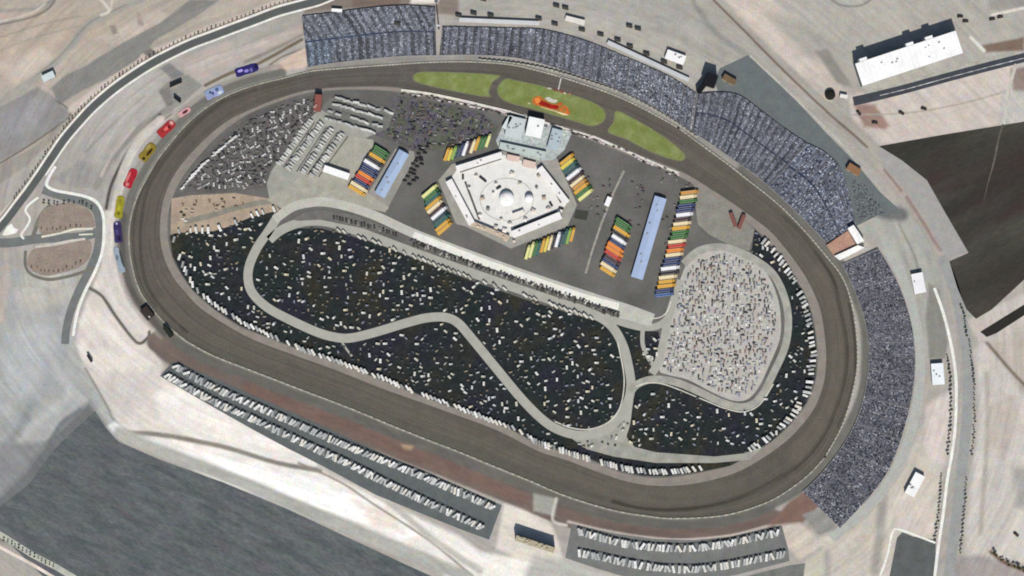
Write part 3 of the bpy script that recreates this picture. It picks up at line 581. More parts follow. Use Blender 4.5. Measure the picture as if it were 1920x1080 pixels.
# ------------------------------------------------------------------ buildings
def building(name, label, cx, cy, L, W, ang, h, roof, wallc=(150,146,138), gable=0.0, cat='building', vents=0, door=True, ribs=0, z=0.0, ventc=(170,172,172)):
    """L, W in plan units, ang in degrees clockwise from east"""
    e = empty(name, P(cx, cy, z), -math.radians(ang), label, cat)
    l, w_ = L * S / 2, W * S / 2
    v, f = [], []; lbox(v, f, -l + .3, l - .3, -w_ + .3, w_ - .3, 0, h); 
    mesh_obj('wall', v, f, MI('wall_%d_%d_%d' % wallc, wallc), parent=e)
    v, f = [], []
    if gable:
        v += [Vector(q) for q in ((-l,-w_,h),(l,-w_,h),(l,0,h+gable),(-l,0,h+gable),(-l,w_,h),(l,w_,h))]
        f += [(0,1,2,3),(3,2,5,4),(0,3,4),(1,5,2),(0,4,5,1)]
    else:
        lbox(v, f, -l, l, -w_, w_, h, h + 0.6)
    rm = MI('roof_%d_%d_%d' % roof, roof, rough=0.7, var=0.05, fine=0.05)
    r = mesh_obj('roof', v, f, rm, parent=e)
    if ribs:
        v, f = [], []
        for i in range(ribs):
            x = -l + (i + .5) * 2 * l / ribs
            lbox(v, f, x - .25, x + .25, -w_, w_, h + .6, h + 0.95 + (gable if gable else 0) * .0)
        mesh_obj('roof_rib', v, f, MI('roof_rib', (236,238,240)), parent=r); r.children[0]['kind'] = 'stuff'
    rr = random.Random(int(cx * 7 + cy))
    for i in range(vents):
        v, f = [], []; x = rr.uniform(-.8, .8) * l; y = rr.uniform(-.5, .5) * w_; s = rr.uniform(.8, 1.7)
        lbox(v, f, x - s, x + s, y - s * .7, y + s * .7, h + .3, h + 1.9, 0.9)
        mesh_obj('roof_vent', v, f, MI('vent_%d_%d_%d' % ventc, ventc), parent=r)
    if door:
        v, f = [], []; lbox(v, f, -1.2, 1.2, -w_ - .05, -w_ + .25, 0, min(2.4, h * .8))
        mesh_obj('door', v, f, MI('door_grey', (84,88,92)), parent=e)
    return e
WH = (246, 246, 246); OW = (226,222,214)
hg = building('hangar', 'very long white roofed hangar with dark shadow, at the upper right of the site', 1700, 112, 197, 44, -18.2, 18, (252,252,252), (120,126,130), ribs=22, vents=9, ventc=(214,216,216))
for xx in (-104, 12, 60):
    v, f = [], []; lbox(v, f, (xx * .55 - 5), (xx * .55 + 5), 15.2, 19.5, 0, 18.2); mesh_obj('annex', v, f, MI('roof_252_252_252', (252,252,252)), parent=hg)
building('service_building', 'white flat roofed block behind the top of the main grandstand, nearest the black shade block', 1266, 108, 37, 18, 20, 4.5, WH, vents=3)
building('service_building', 'narrow white block behind the top of the main grandstand, beside pale tarmac', 1078, 39, 37, 10, 14, 4, OW)
building('service_building', 'small white hut behind the far left end of the main grandstand', 632, 20, 20, 6, 4, 4, WH)
building('service_building', 'white block at the upper end of the concourse on the right, with a wide shadow', 1721, 531, 22, 38, -11, 5, (240,240,244), vents=1)
building('service_building', 'pale blue white block in the middle of the right concourse, beside the palm row', 1757, 701, 23, 40, -4, 5, (236,242,246), vents=3)
building('service_building', 'bright white block at the lower end of the right concourse, turned on a slant', 1714, 908, 20, 44, 28, 5.5, WH, vents=3)
building('garage_building', 'long pale blue roofed garage, the shorter one left of the white hexagon compound', 735, 326, 94, 21, 119.5, 5, (164,184,214), vents=4, gable=1.2)
building('garage_building', 'long pale blue roofed garage, the longer one right of the white hexagon compound', 1216, 446, 158, 23, 106.5, 5, (166,184,216), vents=6, gable=1.2)
building('shed', 'small white roofed shed left of the coloured transporters in the upper left yard', 631, 324, 50, 13, 19, 5, (250,250,250))
building('booth', 'small white and blue booth standing astride the pale yard path', 1140, 378, 9, 18, 22, 4, (250,250,252))
# the hexagon compound
sheet('compound_yard', [(822,338),(847,308),(938,282),(1016,302),(1041,290),(1082,384),(1064,424),(958,466),(872,424),(855,420)], 0.27, mat('compound_rim', (160,158,150), var=0.10))
sheet('compound_yard', [(846,334),(858,316),(944,290),(1014,314),(1062,382),(1050,404),(960,444),(888,424)], 0.31, mat('compound_floor', (230,229,225), var=0.06, fine=0.07))
RC = (240,238,236)
building('compound_garage', 'white roofed garage along the upper left side of the hexagon compound', 899, 304, 90, 12, -17.5, 5, RC, vents=2)
building('compound_garage', 'white roofed garage along the left side of the hexagon compound', 863, 379, 92, 13, 62, 5, RC, vents=2)
building('compound_garage', 'white roofed garage along the right side of the hexagon compound', 1037, 348, 84, 13, 52, 5, RC, vents=2)
building('compound_garage', 'white roofed garage along the lower right side of the hexagon compound', 1006, 422, 98, 14, -22, 5, RC, vents=2)
building('compound_hall', 'tan and cream patched low hall along the lower left side of the hexagon compound', 918, 432, 78, 9, 22, 4, (196,178,160), vents=8, ventc=(226,214,190))
building('compound_kiosk', 'pinkish paved kiosk row at the top of the hexagon compound, left one', 962, 297, 24, 11, 12, 3, (222,196,184))
building('compound_kiosk', 'pinkish paved kiosk row at the top of the hexagon compound, right one', 992, 308, 24, 13, 14, 3, (220,198,186))
for a, b in (((862,322),(940,297)), ((872,340),(899,412)), ((1022,322),(1052,380)), ((964,428),(1044,396))):
    ribbon('inner_strip', [a, b], 4, .335, mat('inner_strip_dark', (96,92,88), var=.4, scale=.3), sm=False)  # dark strips along the inner sides of the garage roofs
ribbon('yard_ring', [(950+26*math.cos(i*.2617), 376+24*math.sin(i*.2617)) for i in range(25)], 3, .34, mat('yard_ring', (232,228,220)), sm=False)
ribbon('yard_ring', [(950+50*math.cos(i*.2617), 374+40*math.sin(i*.2617)) for i in range(25)], 2, .34, mat('yard_ring_grey', (196,192,184)), sm=False)
def dome(name, label, cx, cy, r, h, col, open_ring=False):
    e = empty(name, P(cx, cy), 0, label, 'tent'); v, f = [], []; n = 20; rings = 6
    for j in range(rings):
        a = j / rings * math.pi / 2
        for i in range(n): v.append(Vector((math.cos(2*math.pi*i/n) * r * S * math.cos(a), math.sin(2*math.pi*i/n) * r * S * math.cos(a), 2.5 + h * math.sin(a))))
    v.append(Vector((0, 0, 2.5 + h)))
    for j in range(rings - 1):
        for i in range(n): f.append((j*n+i, j*n+(i+1) % n, (j+1)*n+(i+1) % n, (j+1)*n+i))
    for i in range(n): f.append(((rings-1)*n+i, (rings-1)*n+(i+1) % n, rings*n))
    mesh_obj('canopy', v, f, MI('tent_%d_%d_%d' % col, col), parent=e)
    v, f = [], []
    for i in range(n): v.append(Vector((math.cos(2*math.pi*i/n) * r * S * .97, math.sin(2*math.pi*i/n) * r * S * .97, 0)))
    for i in range(n): v.append(Vector((math.cos(2*math.pi*i/n) * r * S * .97, math.sin(2*math.pi*i/n) * r * S * .97, 2.5)))
    for i in range(n): f.append((i, (i+1) % n, n + (i+1) % n, n + i))
    mesh_obj('tent_wall', v, f, MI('tent_wall', (214,212,206)), parent=e)
dome('round_tent', 'largest white round tent in the middle of the hexagon compound', 950, 372, 14, 6, (250,250,248))
CT = random.Random(3)
for q, (x, y) in enumerate(((905,372),(915,392),(925,362),(940,412),(956,420),(930,345),(975,345),(1006,352),(1020,372),(1028,392),(1000,396),(985,412),(880,352),(893,330),(960,326),(1010,330),(900,404),(930,426),(946,432),(900,428),(884,420),(948,448),(964,452))):
    e_ = empty('canopy_tent', P(x, y, .3), CT.uniform(0, 1.5), 'small square pale canopy tent standing on the white hexagon yard', 'tent', 'small canopy tents in the hexagon compound'); r_ = CT.uniform(1.6, 3.0)
    v, f = [], []; v += [Vector((-r_,-r_,2.4)), Vector((r_,-r_,2.4)), Vector((r_,r_,2.4)), Vector((-r_,r_,2.4)), Vector((0,0,3.6))]; f += [(0,1,4),(1,2,4),(2,3,4),(3,0,4),(3,2,1,0)]
    c_ = CT.choice([(214,206,190),(236,232,224),(196,180,160),(226,216,206),(150,146,140)]); mesh_obj('canopy', v, f, MI('tent_%d_%d_%d' % c_, c_), parent=e_)
    v, f = [], []
    for sx in (-1, 1):
        for sy in (-1, 1): lbox(v, f, sx*r_*.92-.06, sx*r_*.92+.06, sy*r_*.92-.06, sy*r_*.92+.06, 0, 2.45)
    mesh_obj('frame', v, f, MI('tent_frame', (170,170,168)), parent=e_)
dome('round_tent', 'smaller white round tent right of the largest one in the hexagon compound', 992, 371, 8, 5, (246,246,244))
building('stage', 'white angular stage roof low in the middle of the hexagon compound', 972, 401, 22, 9, -20, 3.5, (236,232,224))
# media block on the pit side
sheet('media_yard', [(930,264),(946,228),(983,214),(1047,238),(1072,250),(1058,282),(1036,300),(1012,302),(936,279)], 0.29, mat('media_yard', (178,187,186), var=0.2, scale=0.2, fine=0.25))
building('media_building', 'white block standing highest among the pale buildings behind the pit wall', 1003, 240, 30, 36, 12, 9, (246,248,248), vents=1)
building('media_building', 'pale blue glass roofed block left of the white block behind the pit wall', 966, 240, 32, 40, 14, 5, (200,208,210), (140,150,154), vents=6)
building('media_building', 'grey blue block right of the white block behind the pit wall', 1040, 262, 20, 40, 16, 5, (176,190,198), (120,132,138), vents=5)
building('media_building', 'long pale grey block between the white block and the hexagon compound', 980, 282, 88, 13, 12, 3.5, (190,202,198), vents=7)
building('media_building', 'narrow white block at the left end of the pale buildings behind the pit wall', 951, 230, 8, 26, 30, 5, (216,226,228))
# landmarks by the stand
building('shade_block', 'tall black shade block at the rear of the grandstand beside the cream booth', 1331, 152, 22, 24, 18, 15, (16,18,26), (14,16,24), door=False)  # black box standing in for a dark shadow behind the stand
building('shade_block', 'black lower shade block leaning down into the grandstand from the tall one', 1315, 166, 9, 22, 38, 9, (12,13,20), (12,13,20), door=False)  # second black box, carries the same shadow shape down into the stand
building('lounge', 'cream booth with brown roof at the rear of the grandstand beside the black shade block', 1367, 150, 26, 12, 30, 5, (116,96,72), (216,202,176))
building('lounge', 'brown roofed cream booth at the rear of the grandstand near the dark tarmac', 1600, 318, 26, 14, 32, 5, (142,106,76), (220,200,172))
building('ticket_office', 'cream roofed hall with walls painted shadow black, between the two trailer terraces', 1003, 1018, 76, 11, 18, 14, (176,166,142), (44,42,40), vents=12, ventc=(206,198,178))  # near-black wall colour stands for the shadow beside the hall
sp = empty('suite_terrace', P(1577, 460), 0, 'tan floored open suite with white roof edges between two grandstands', 'building')
def shifted(o, par): o.parent = par; o.matrix_parent_inverse = Matrix.Translation(-par.location); return o
def prism(name, pts, z0, z1, m, par):
    p = [P(x, y) for x, y in pts]
    if sum((p[i].x * p[(i+1) % len(p)].y - p[(i+1) % len(p)].x * p[i].y) for i in range(len(p))) < 0: p.reverse()
    k = len(p); v = [Vector((q.x, q.y, z0)) for q in p] + [Vector((q.x, q.y, z1)) for q in p]
    f = [tuple(range(k, 2 * k))] + [(i, (i+1) % k, k + (i+1) % k, k + i) for i in range(k)]
    return shifted(mesh_obj(name, v, f, m), par)
prism('floor', [(1549,460),(1588,433),(1604,458),(1564,480)], 0, 3, MI('suite_tan', (178,142,124)), sp)
prism('roof', [(1588,428),(1599,422),(1619,452),(1606,458)], 0, 8, MI('suite_white', (250,248,246)), sp)
prism('roof', [(1564,480),(1607,460),(1620,464),(1574,488)], 0, 6, MI('suite_white', (250,248,246)), sp)
# corner by the entrance road, huts far out
building('gate_house', 'pale blue white gate house beside the grey road at the far upper left', 92, 144, 24, 13, -25, 5, (206,218,220))
building('pump_house', 'small white hut beside a dark round tank, below the long hangar', 1581, 181, 14, 7, 10, 4, (236,234,228))
dome('water_tank', 'dark round tank beside the small white hut, below the long hangar', 1556, 178, 10, 3, (34,34,28))
building('shelter', 'thin black and white shelter on the grey strip above the left hand turn', 330, 158, 24, 5, -24, 4, (30,30,28), (200,198,190), door=False)
building('shelter', 'short black shelter tilted the other way on the grey strip above the left hand turn', 333, 187, 16, 4, 40, 4, (24,24,24), (60,60,56), door=False)
building('shelter', 'small black and white hut on the pale flats at the far left', 169, 672, 16, 4, 58, 4, (30,28,26), (200,190,180), door=False)
building('loading_dock', 'dark green trackside block with tan foot at the end of the left hand turn', 316, 622, 24, 8, 55, 5, (34,38,28), (120,116,90), door=False)
building('loading_dock', 'dark brown trackside block with a pale spot, above the tan footed one', 277, 587, 24, 16, 52, 5, (54,44,42), (60,54,50), door=False, vents=1)
building('suite_row', 'long pale roofed suite row above the middle of the main grandstand', 1215, 115, 168, 8, 25, 3.2, (198,200,204), vents=0, door=False)
building('suite_row', 'pale roofed suite row above the left middle of the main grandstand', 936, 41, 150, 8, 2.5, 3.2, (204,206,208), vents=0, door=False)
building('scoreboard', 'red and dark scoreboard block at the upper edge of the car park in turn', 597, 194, 13, 32, 6, 8, (140,84,76), (90,50,48), vents=2, ventc=(206,170,160))
for q, (x, y, a) in enumerate(((1374, 412, 70), (1390, 416, 112))):
    building('red_stage', ('left', 'right')[q] + ' one of two dark red slabs leaning together beside the upper right infield', x, y, 28, 7, a, 3.5, (128,82,76), (110,70,66), door=False, cat='stage')
for q, (x, y) in enumerate(((906, 0), (888, 26), (920, 30), (1010, 36), (1040, 46), (1060, 16), (1043, 12), (1091, 57), (1126, 66), (1158, 76), (1181, 88), (1212, 102), (1245, 117), (1274, 128), (1180, 50), (1196, 55), (860, 30), (745, 45))):
    tg_ = building('ticket_hut', 'dark roofed hut in the scattered row behind the top of the main grandstand', x, y, 12, 5, 14, 3.2, (70,68,62), (90,86,80), cat='hut', door=False); tg_['group'] = 'dark huts behind the main grandstand'
mast = empty('light_mast', P(823, 54), 0, 'tall dark mast throwing a long thin shadow at the gap in the main grandstand', 'mast')
v, f = [], []; lbox(v, f, -.9, .9, -.9, .9, 0, 36, 0.6); mesh_obj('pole', v, f, MI('mast_steel', (60,62,66)), parent=mast)
v, f = [], []; lbox(v, f, -2.2, 2.2, -1, 1, 36, 38); mesh_obj('lamp_head', v, f, MI('lamp_head', (210,212,214)), parent=mast)

# ------------------------------------------------------------------ grandstands
m_crowd = mat('crowd_clothes', src='attr', var=0.0, fine=0.0)
m_step = mat('stand_concrete', (98,98,104), var=0.14, fine=0.16)
PAL = [(132,135,145),(108,112,126),(152,156,164),(86,90,102),(174,178,184),(58,62,76),(116,114,122),(140,138,142),(40,44,56),(202,206,210),(102,110,120),(126,130,134)]
PALP = np.array([14,14,10,14,6,9,9,8,5,3,9,9], float); PALP /= PALP.sum()
PALA = np.array([alb(c) for c in PAL]); PALM = PALA.mean(0)
def stand(label, front, rear, rise, rows, skew=0.0, tint=None, cross=None, colw=2.0, aisle=7, adark=False, lo=0.5):
    fr = smooth(front, 6); re_ = smooth(rear, 6)
    fl = np.hypot(*np.diff(fr, axis=0).T).sum() * S; n = max(8, int(max(fl, np.hypot(*np.diff(re_, axis=0).T).sum() * S) / colw))
    A = resample(fr, n=n + 1); B = resample(re_, n=n + 1)
    c = P(*((A.mean(0) + B.mean(0)) / 2))
    e = empty('grandstand', c, 0, label, 'grandstand')
    def pt(i, r):                                   # i may be fractional
        i = min(max(i, 0), n); a = np.array([np.interp(i, range(n + 1), A[:, 0]), np.interp(i, range(n + 1), A[:, 1])]); b = np.array([np.interp(i, range(n + 1), B[:, 0]), np.interp(i, range(n + 1), B[:, 1])])
        return a * (1 - r) + b * r
    v, f = [], []; st = 3; cols_ = list(range(0, n, st)) + [n]
    for r in range(rows):
        z = lo + rise * (r / max(rows - 1, 1)); zp = lo + rise * ((r - 1) / max(rows - 1, 1)) if r else 0.0
        for i0, i1 in zip(cols_[:-1], cols_[1:]):
            q = [P(*(A[i] * (1 - t) + B[i] * t)) - c for i, t in ((i0, r / rows), (i1, r / rows), (i1, (r + 1) / rows), (i0, (r + 1) / rows))]
            k = len(v)
            for p_ in q[:2]: v.append(Vector((p_.x, p_.y, zp)))
            for p_ in q: v.append(Vector((p_.x, p_.y, z)))
            f += [(k, k + 1, k + 3, k + 2), (k + 2, k + 3, k + 4, k + 5)]
    zt = lo + rise; k = len(v)                      # back and end walls
    for i in cols_:
        p_ = P(*B[i]) - c; v += [Vector((p_.x, p_.y, zt)), Vector((p_.x, p_.y, 0))]
    for j in range(len(cols_) - 1): f.append((k + 2*j, k + 2*j + 2, k + 2*j + 3, k + 2*j + 1))
    mesh_obj('tier_steps', v, f, m_step, parent=e)
    v, f, cc = [], [], []
    lr = random.Random(len(label) * 13 + n)
    cn = rng.random((rows + 2, n + 2)); blk = rng.random((rows // 3 + 2, n // 3 + 2))
    lf = rng.uniform(.78, 1.18, (rows // 6 + 2, n // 9 + 2)); wv = rng.random(n + 60); wf = rng.uniform(.30, .75, n + 60)
    for r in range(rows):
        dk_ = cross is not None and r in cross
        z = lo + rise * (r / max(rows - 1, 1))
        for i in range(n):
            ph = (i + skew * max(0, r - rows * .42)) % aisle
            if ph < 1.0 and not adark: continue
            if lr.random() < 0.06: continue
            a0 = A[i] * .9 + A[i+1] * .1; a1 = A[i] * .12 + A[i+1] * .88; b0 = B[i] * .9 + B[i+1] * .1; b1 = B[i] * .12 + B[i+1] * .88
            t0 = (r + .12) / rows; t1 = (r + .85) / rows; h = lr.uniform(.3, .9)
            q = [P(*(a0*(1-t0)+b0*t0)), P(*(a1*(1-t0)+b1*t0)), P(*(a1*(1-t1)+b1*t1)), P(*(a0*(1-t1)+b0*t1))]
            k = len(v)
            for p_ in q: p_ -= c; v.append(Vector((p_.x, p_.y, z - .1)))
            for p_ in q: v.append(Vector((p_.x, p_.y, z + h)))
            f += [(k+4, k+5, k+6, k+7)] + [(k + s_, k + (s_+1) % 4, k + 4 + (s_+1) % 4, k + 4 + s_) for s_ in range(4)]
            base = PALA[rng.choice(len(PAL), p=PALP)].copy()
            base *= 1.2 + 0.7 * blk[r // 3, i // 3]
            if adark: base = (base * .5 + PALM * .5) * (wf[int((i + skew * max(0, r - rows * .42)) // aisle)] if ph + wv[int((i + skew * max(0, r - rows * .42)) // aisle)] * 1.2 + lr.uniform(-.7, .7) < aisle * .5 else lr.uniform(1.05, 1.5))  # alternating stripes darkened, shadow side of the aisles painted into the crowd colour
            base *= .82 * lf[r // 6, i // 9]
            if dk_: base = np.array(alb((58,68,94))) * lr.uniform(.7, 1.2)
            if tint is not None: base = base * np.array(tint(i / n, r / rows))
            cc += [base] * 8
    cr = mesh_obj('crowd', v, f, m_crowd, parent=e, cols=np.clip(np.array(cc), 0, .85)); cr['kind'] = 'stuff'
    v, f = [], []                                   # stairs up the aisles
    for i in range(1, n, aisle * 2):
        for r in range(rows):
            a = pt(i - skew * r, (r + .15) / rows); b = pt(i + .5 - skew * r, (r + .15) / rows); z = lo + rise * (r / max(rows - 1, 1)) + .25
            p_ = P(*a, z) - c; p_ = Vector((p_.x, p_.y, z)); bx(v, f, p_, Vector((.45, 0, 0)), Vector((0, .5, 0)), .25)
    ai = mesh_obj('aisle_stair', v, f, MI('aisle_concrete', (168,168,172)), parent=e); ai['kind'] = 'stuff'
    v, f = [], []
    for i0, i1 in zip(cols_[:-1], cols_[1:]):
        p_ = (P(*A[i0]) + P(*A[i1])) / 2 - c; d = (P(*A[i1]) - P(*A[i0])) / 2; nn = Vector((-d.y, d.x, 0)).normalized() * .3
        bx(v, f, Vector((p_.x, p_.y, lo + .6)), Vector((d.x, d.y, 0)), nn, .55)
    mesh_obj('front_rail', v, f, MI('rail_grey', (150,150,150)), parent=e)
    return e
blue = lambda u, r: (0.84, 1.02, 1.18) if (r < .52 and r > .42 and u < .55) or (u < .2 and r < .5) else (0.96, 1.0, 1.06)
stand('grandstand section at the left end of the main stand, deepest and striped on a slant', [(577,126),(620,119),(700,110),(760,105),(818,104)], [(567,30),(620,24),(690,15),(760,10),(816,14)], 1.1, 32, skew=0.55, tint=blue, cross=(15,), aisle=5, adark=True)
stand('grandstand section with a pale suite row behind it, above the first grass panel', [(824,104),(880,103),(955,107),(1010,118),(1060,133),(1128,156)], [(830,50),(880,51),(955,53),(1020,56),(1090,74),(1138,92)], 1.1, 22, skew=0.05, tint=lambda u, r: (0.95,0.97,1.04), aisle=5, adark=True)
stand('grandstand section in front of the long suite row, facing the middle grass', [(1128,156),(1170,173),(1210,192),(1255,218),(1296,246)], [(1138,92),(1180,110),(1220,127),(1260,146),(1306,175)], 1.1, 26, tint=lambda u, r: (.95,.98,1.02), aisle=8)
stand('grandstand section with slanting dark stripes below the black tower and cream booth', [(1297,246),(1335,271),(1370,296),(1410,324),(1440,348)], [(1308,176),(1345,173),(1385,178),(1425,206),(1470,240),(1512,268)], 1.1, 34, skew=0.1, tint=lambda u, r: (.93,.94,1.0), cross=(17,), aisle=5, adark=True)
stand('grandstand section ending at the tan floored open suite', [(1440,348),(1477,382),(1512,416),(1548,454)], [(1512,268),(1550,288),(1580,325),(1606,425)], 1.1, 30, tint=lambda u, r: (.86,.91,1.02), cross=(14,), aisle=9)
stand('curved grandstand round the outside of the right hand turn, with violet grey crowd', [(1578,494),(1600,540),(1618,590),(1628,640),(1628,690),(1618,750),(1600,800),(1570,850),(1535,893),(1505,922)], [(1645,465),(1672,510),(1693,555),(1708,605),(1715,655),(1714,705),(1706,760),(1690,820),(1668,876),(1635,925),(1575,990)], 1.1, 34, tint=lambda u, r: (.72,.71,.735), aisle=11)
# people standing about on the concourse behind the stand
v, f, cc = [], [], []
for _ in range(420):
    x = random.uniform(1598, 1660); y = random.uniform(335, 415)
    if not inside(np.array([(x, y)]), [(1596,335),(1625,350),(1660,400),(1608,418)])[0]: continue
    p_ = P(x, y, .75); bx(v, f, p_, Vector((.55, 0, 0)), Vector((0, .45, 0)), .75, .6); cc += [PALA[rng.choice(len(PAL), p=PALP)] * 1.1] * 8
o = mesh_obj('crowd', v, f, m_crowd, cols=np.clip(np.array(cc), 0, .85)); tag(o, kind='stuff')

# ------------------------------------------------------------------ vehicles
m_paint = mat('vehicle_paint', src='object', var=0.0, fine=0.06, rough=0.5, spec=0.35)
m_glass = mat('vehicle_glass', (28,32,38), var=0, fine=0, rough=0.3)
m_tyre = mat('tyre_rubber', (26,26,26), var=0, fine=0)
m_unit = mat('roof_unit', (198,198,194), var=0, fine=0.05)
def hull(v, f, prof, w, inset=0.06):
    """side profile (x, z) swept across the width, edges chamfered inwards at the top"""
    k = len(v); n = len(prof); zmax = max(z for _, z in prof)
    for s in (-1, 1):
        for x, z in prof: v.append(Vector((x, s * w / 2 * (1 - inset * (z / zmax) ** 2), z)))
    for i in range(n): f.append((k + i, k + (i+1) % n, k + n + (i+1) % n, k + n + i))
    f.append(tuple(k + n - 1 - i for i in range(n))); f.append(tuple(k + n + i for i in range(n)))
def wheels(v, f, xs, w, r=.45):
    for x in xs:
        for s in (-1, 1):
            k = len(v); n = 10
            for d in (0, -.28 * s):
                for i in range(n): v.append(Vector((x + r * math.cos(2*math.pi*i/n), s * w / 2 + d, r + r * math.sin(2*math.pi*i/n))))
            for i in range(n): f.append((k + i, k + (i+1) % n, k + n + (i+1) % n, k + n + i))
            f.append(tuple(k + i for i in range(n)))
def proto(parts):
    v, f, fm = [], [], []
    for mi, fn in parts:
        k = len(f); fn(v, f); fm += [mi] * (len(f) - k)
    me = bpy.data.meshes.new('vehicle'); me.from_pydata([tuple(q) for q in v], [], f)
    for m in (m_paint, m_glass, m_tyre, m_unit): me.materials.append(m)
    me.polygons.foreach_set('material_index', fm); me.update(); return me
def pm_motorhome(L=8.6, w=3.0, h=3.3):
    l = L / 2
    return proto([(0, lambda v, f: hull(v, f, [(-l,.45),(l-.2,.45),(l,1.5),(l-.5,h-.25),(l-.9,h),(-l+.2,h),(-l,h-.3)], w)),
        (1, lambda v, f: bx(v, f, Vector((l-.22,0,2.1)), Vector((.16,0,0)), Vector((0,w*.44,0)), .55)),
        (1, lambda v, f: [lbox(v, f, -l+1, l-1.6, s*w/2*.97-.03, s*w/2*.97+.03, 1.7, 2.4) for s in (-1, 1)]),
        (3, lambda v, f: [lbox(v, f, x-.5, x+.5, -.45, .45, h, h+.3, .8) for x in (-l*.45, l*.4)]),
        (2, lambda v, f: wheels(v, f, (-l*.55, l*.65), w*.95))])
def pm_van(L=5.2, w=2.5, h=2.4):
    l = L / 2
    return proto([(0, lambda v, f: hull(v, f, [(-l,.4),(l,.4),(l,1.1),(l-.8,1.4),(l-1.5,h-.05),(l-1.8,h),(-l+.15,h),(-l,h-.3)], w)),
        (1, lambda v, f: bx(v, f, Vector((l-1.1,0,1.85)), Vector((.28,0,0)), Vector((0,w*.42,0)), .35, .8)),
        (3, lambda v, f: lbox(v, f, -.6, .4, -.4, .4, h, h+.22, .8)), (2, lambda v, f: wheels(v, f, (-l*.6, l*.6), w*.96, .36))])
def pm_trailer(L=9.0, w=3.1, h=3.0):
    l = L / 2
    return proto([(0, lambda v, f: hull(v, f, [(-l,.5),(l-.5,.5),(l,1.3),(l-.1,h-.5),(l-.6,h),(-l+.4,h),(-l,h-.4)], w, .1)),
        (1, lambda v, f: [lbox(v, f, -l*.6, l*.5, s*w/2*.95-.03, s*w/2*.95+.05, 1.5, 2.2) for s in (-1, 1)]),
        (3, lambda v, f: [lbox(v, f, x-.5, x+.5, -.5, .5, h, h+.3, .8) for x in (0, -l*.6)]),
        (2, lambda v, f: (wheels(v, f, (-.5, .5), w*.95, .38), lbox(v, f, l-.1, l+.9, -.08, .08, .5, .62)))])
def pm_car(L=4.6, w=1.9):
    l = L / 2
    return proto([(0, lambda v, f: hull(v, f, [(-l,.3),(l,.3),(l,.7),(l-.3,.85),(-l+.2,.95),(-l,.8)], w, .08)),
        (1, lambda v, f: hull(v, f, [(-l+.5,.88),(l-1.3,.85),(l-1.9,1.36),(-l+1.1,1.38)], w*.9, .12)),
        (0, lambda v, f: lbox(v, f, -l+1.15, l-2.0, -w*.36, w*.36, 1.38, 1.44)), (2, lambda v, f: wheels(v, f, (-l*.62, l*.62), w*.98, .32))])
ME_RV, ME_VAN, ME_TR, ME_CAR = pm_motorhome(), pm_van(), pm_trailer(), pm_car()
made = {}
def place(name, me, x, y, ang, rgb, label, cat, group, z=0.3, s=1.0):
    first = made.get(name)
    if first is None:
        o = bpy.data.objects.new(name, me); made[name] = o
    else: o = first.copy()
    C.objects.link(o); o.location = P(x, y, z); o.rotation_euler = (0, 0, -ang); o.scale = (s, s, s); o.color = (*alb(rgb), 1)
    return tag(o, label, cat, group)
def stuff_vehicles(name, spots, L, w, h):
    v, f, cc = [], [], []
    for x, y, a, rgb in spots:
        ca, sa = math.cos(-a), math.sin(-a); k0 = len(v)
        lbox(v, f, -L/2, L/2, -w/2, w/2, .3, h * .6, .95); lbox(v, f, -L*.38, L*.3, -w*.45, w*.45, h * .6, h, .85)
        c = P(x, y, .3)
        for i in range(k0, len(v)): q = v[i]; v[i] = Vector((c.x + q.x * ca - q.y * sa, c.y + q.x * sa + q.y * ca, q.z + .3))
        cc += [alb(rgb)] * (len(v) - k0)
    return tag(mesh_obj(name, v, f, MATS.get('stuff_paint') or mat('stuff_paint', src='attr', var=0, fine=0.05, rough=.5), cols=np.array(cc)), kind='stuff')
WHITES = [(238,238,234),(226,226,220),(246,246,246),(206,208,206),(232,226,214),(180,184,184)]
def row(pts, spacing, fn, jitter=.6, skip=.1, sm=3):
    pl = resample(smooth(pts, sm), step=spacing); t = tangents(pl)
    for (x, y), (tx, ty) in zip(pl, t):
        if random.random() < skip: continue
        fn(x + random.uniform(-jitter, jitter), y + random.uniform(-jitter, jitter), math.atan2(ty, tx))
R = math.radians
rv = lambda label, group, da, s=1.0, pal=WHITES: (lambda x, y, a: place('motorhome', ME_RV, x, y, a + da + random.uniform(-.12, .12), random.choice(pal), label, 'motorhome', group, s=s * random.uniform(.8, 1.14)))
for a, b in (((531,314),(590,229)), ((556,322),(612,238)), ((577,328),(632,248)), ((597,332),(652,256))): ribbon('camp_lane', [a, b], 2.6, .285, mat('camp_lane', (104,104,100)), sm=False)
for a, b in (((630,191),(728,219)), ((622,203),(716,232)), ((614,216),(706,246))): ribbon('camp_lane', [a, b], 2.6, .285, mat('camp_lane', (104,104,100)), sm=False)
rim = [(327,450),(336,480),(350,512),(374,548),(420,583),(470,612),(520,634),(580,659),(640,680),(700,702),(760,727),(830,753),(900,780),(960,802),(1005,826)]
row(rim, 8.2, rv('white motorhome angled in the single line along the inner rim of the back stretch', 'motorhomes along the inner rim of the back stretch', R(35), 1.0, WHITES + [(168,172,172),(150,152,150)]), skip=.17, jitter=1.3)
row([(1432,452),(1462,486),(1484,520),(1502,556),(1514,592),(1521,630),(1524,670),(1518,712),(1502,752),(1470,795),(1436,824),(1405,842)], 8.5, rv('white motorhome backed to the inner rim of the right hand turn', 'motorhomes along the inner rim of the right hand turn', R(80), 1.05, WHITES + [(168,172,172),(186,186,180)]), skip=.14, jitter=1.8)
row([(1000,826),(1060,846),(1120,864),(1180,879),(1250,884),(1312,877)], 5.8, rv('white motorhome in the tight line on the black wedge at the bottom of the infield', 'motorhomes on the black wedge at the bottom of the infield', R(-115), 1.0, WHITES + [(168,172,172),(140,142,142)]), skip=.14, jitter=.9)
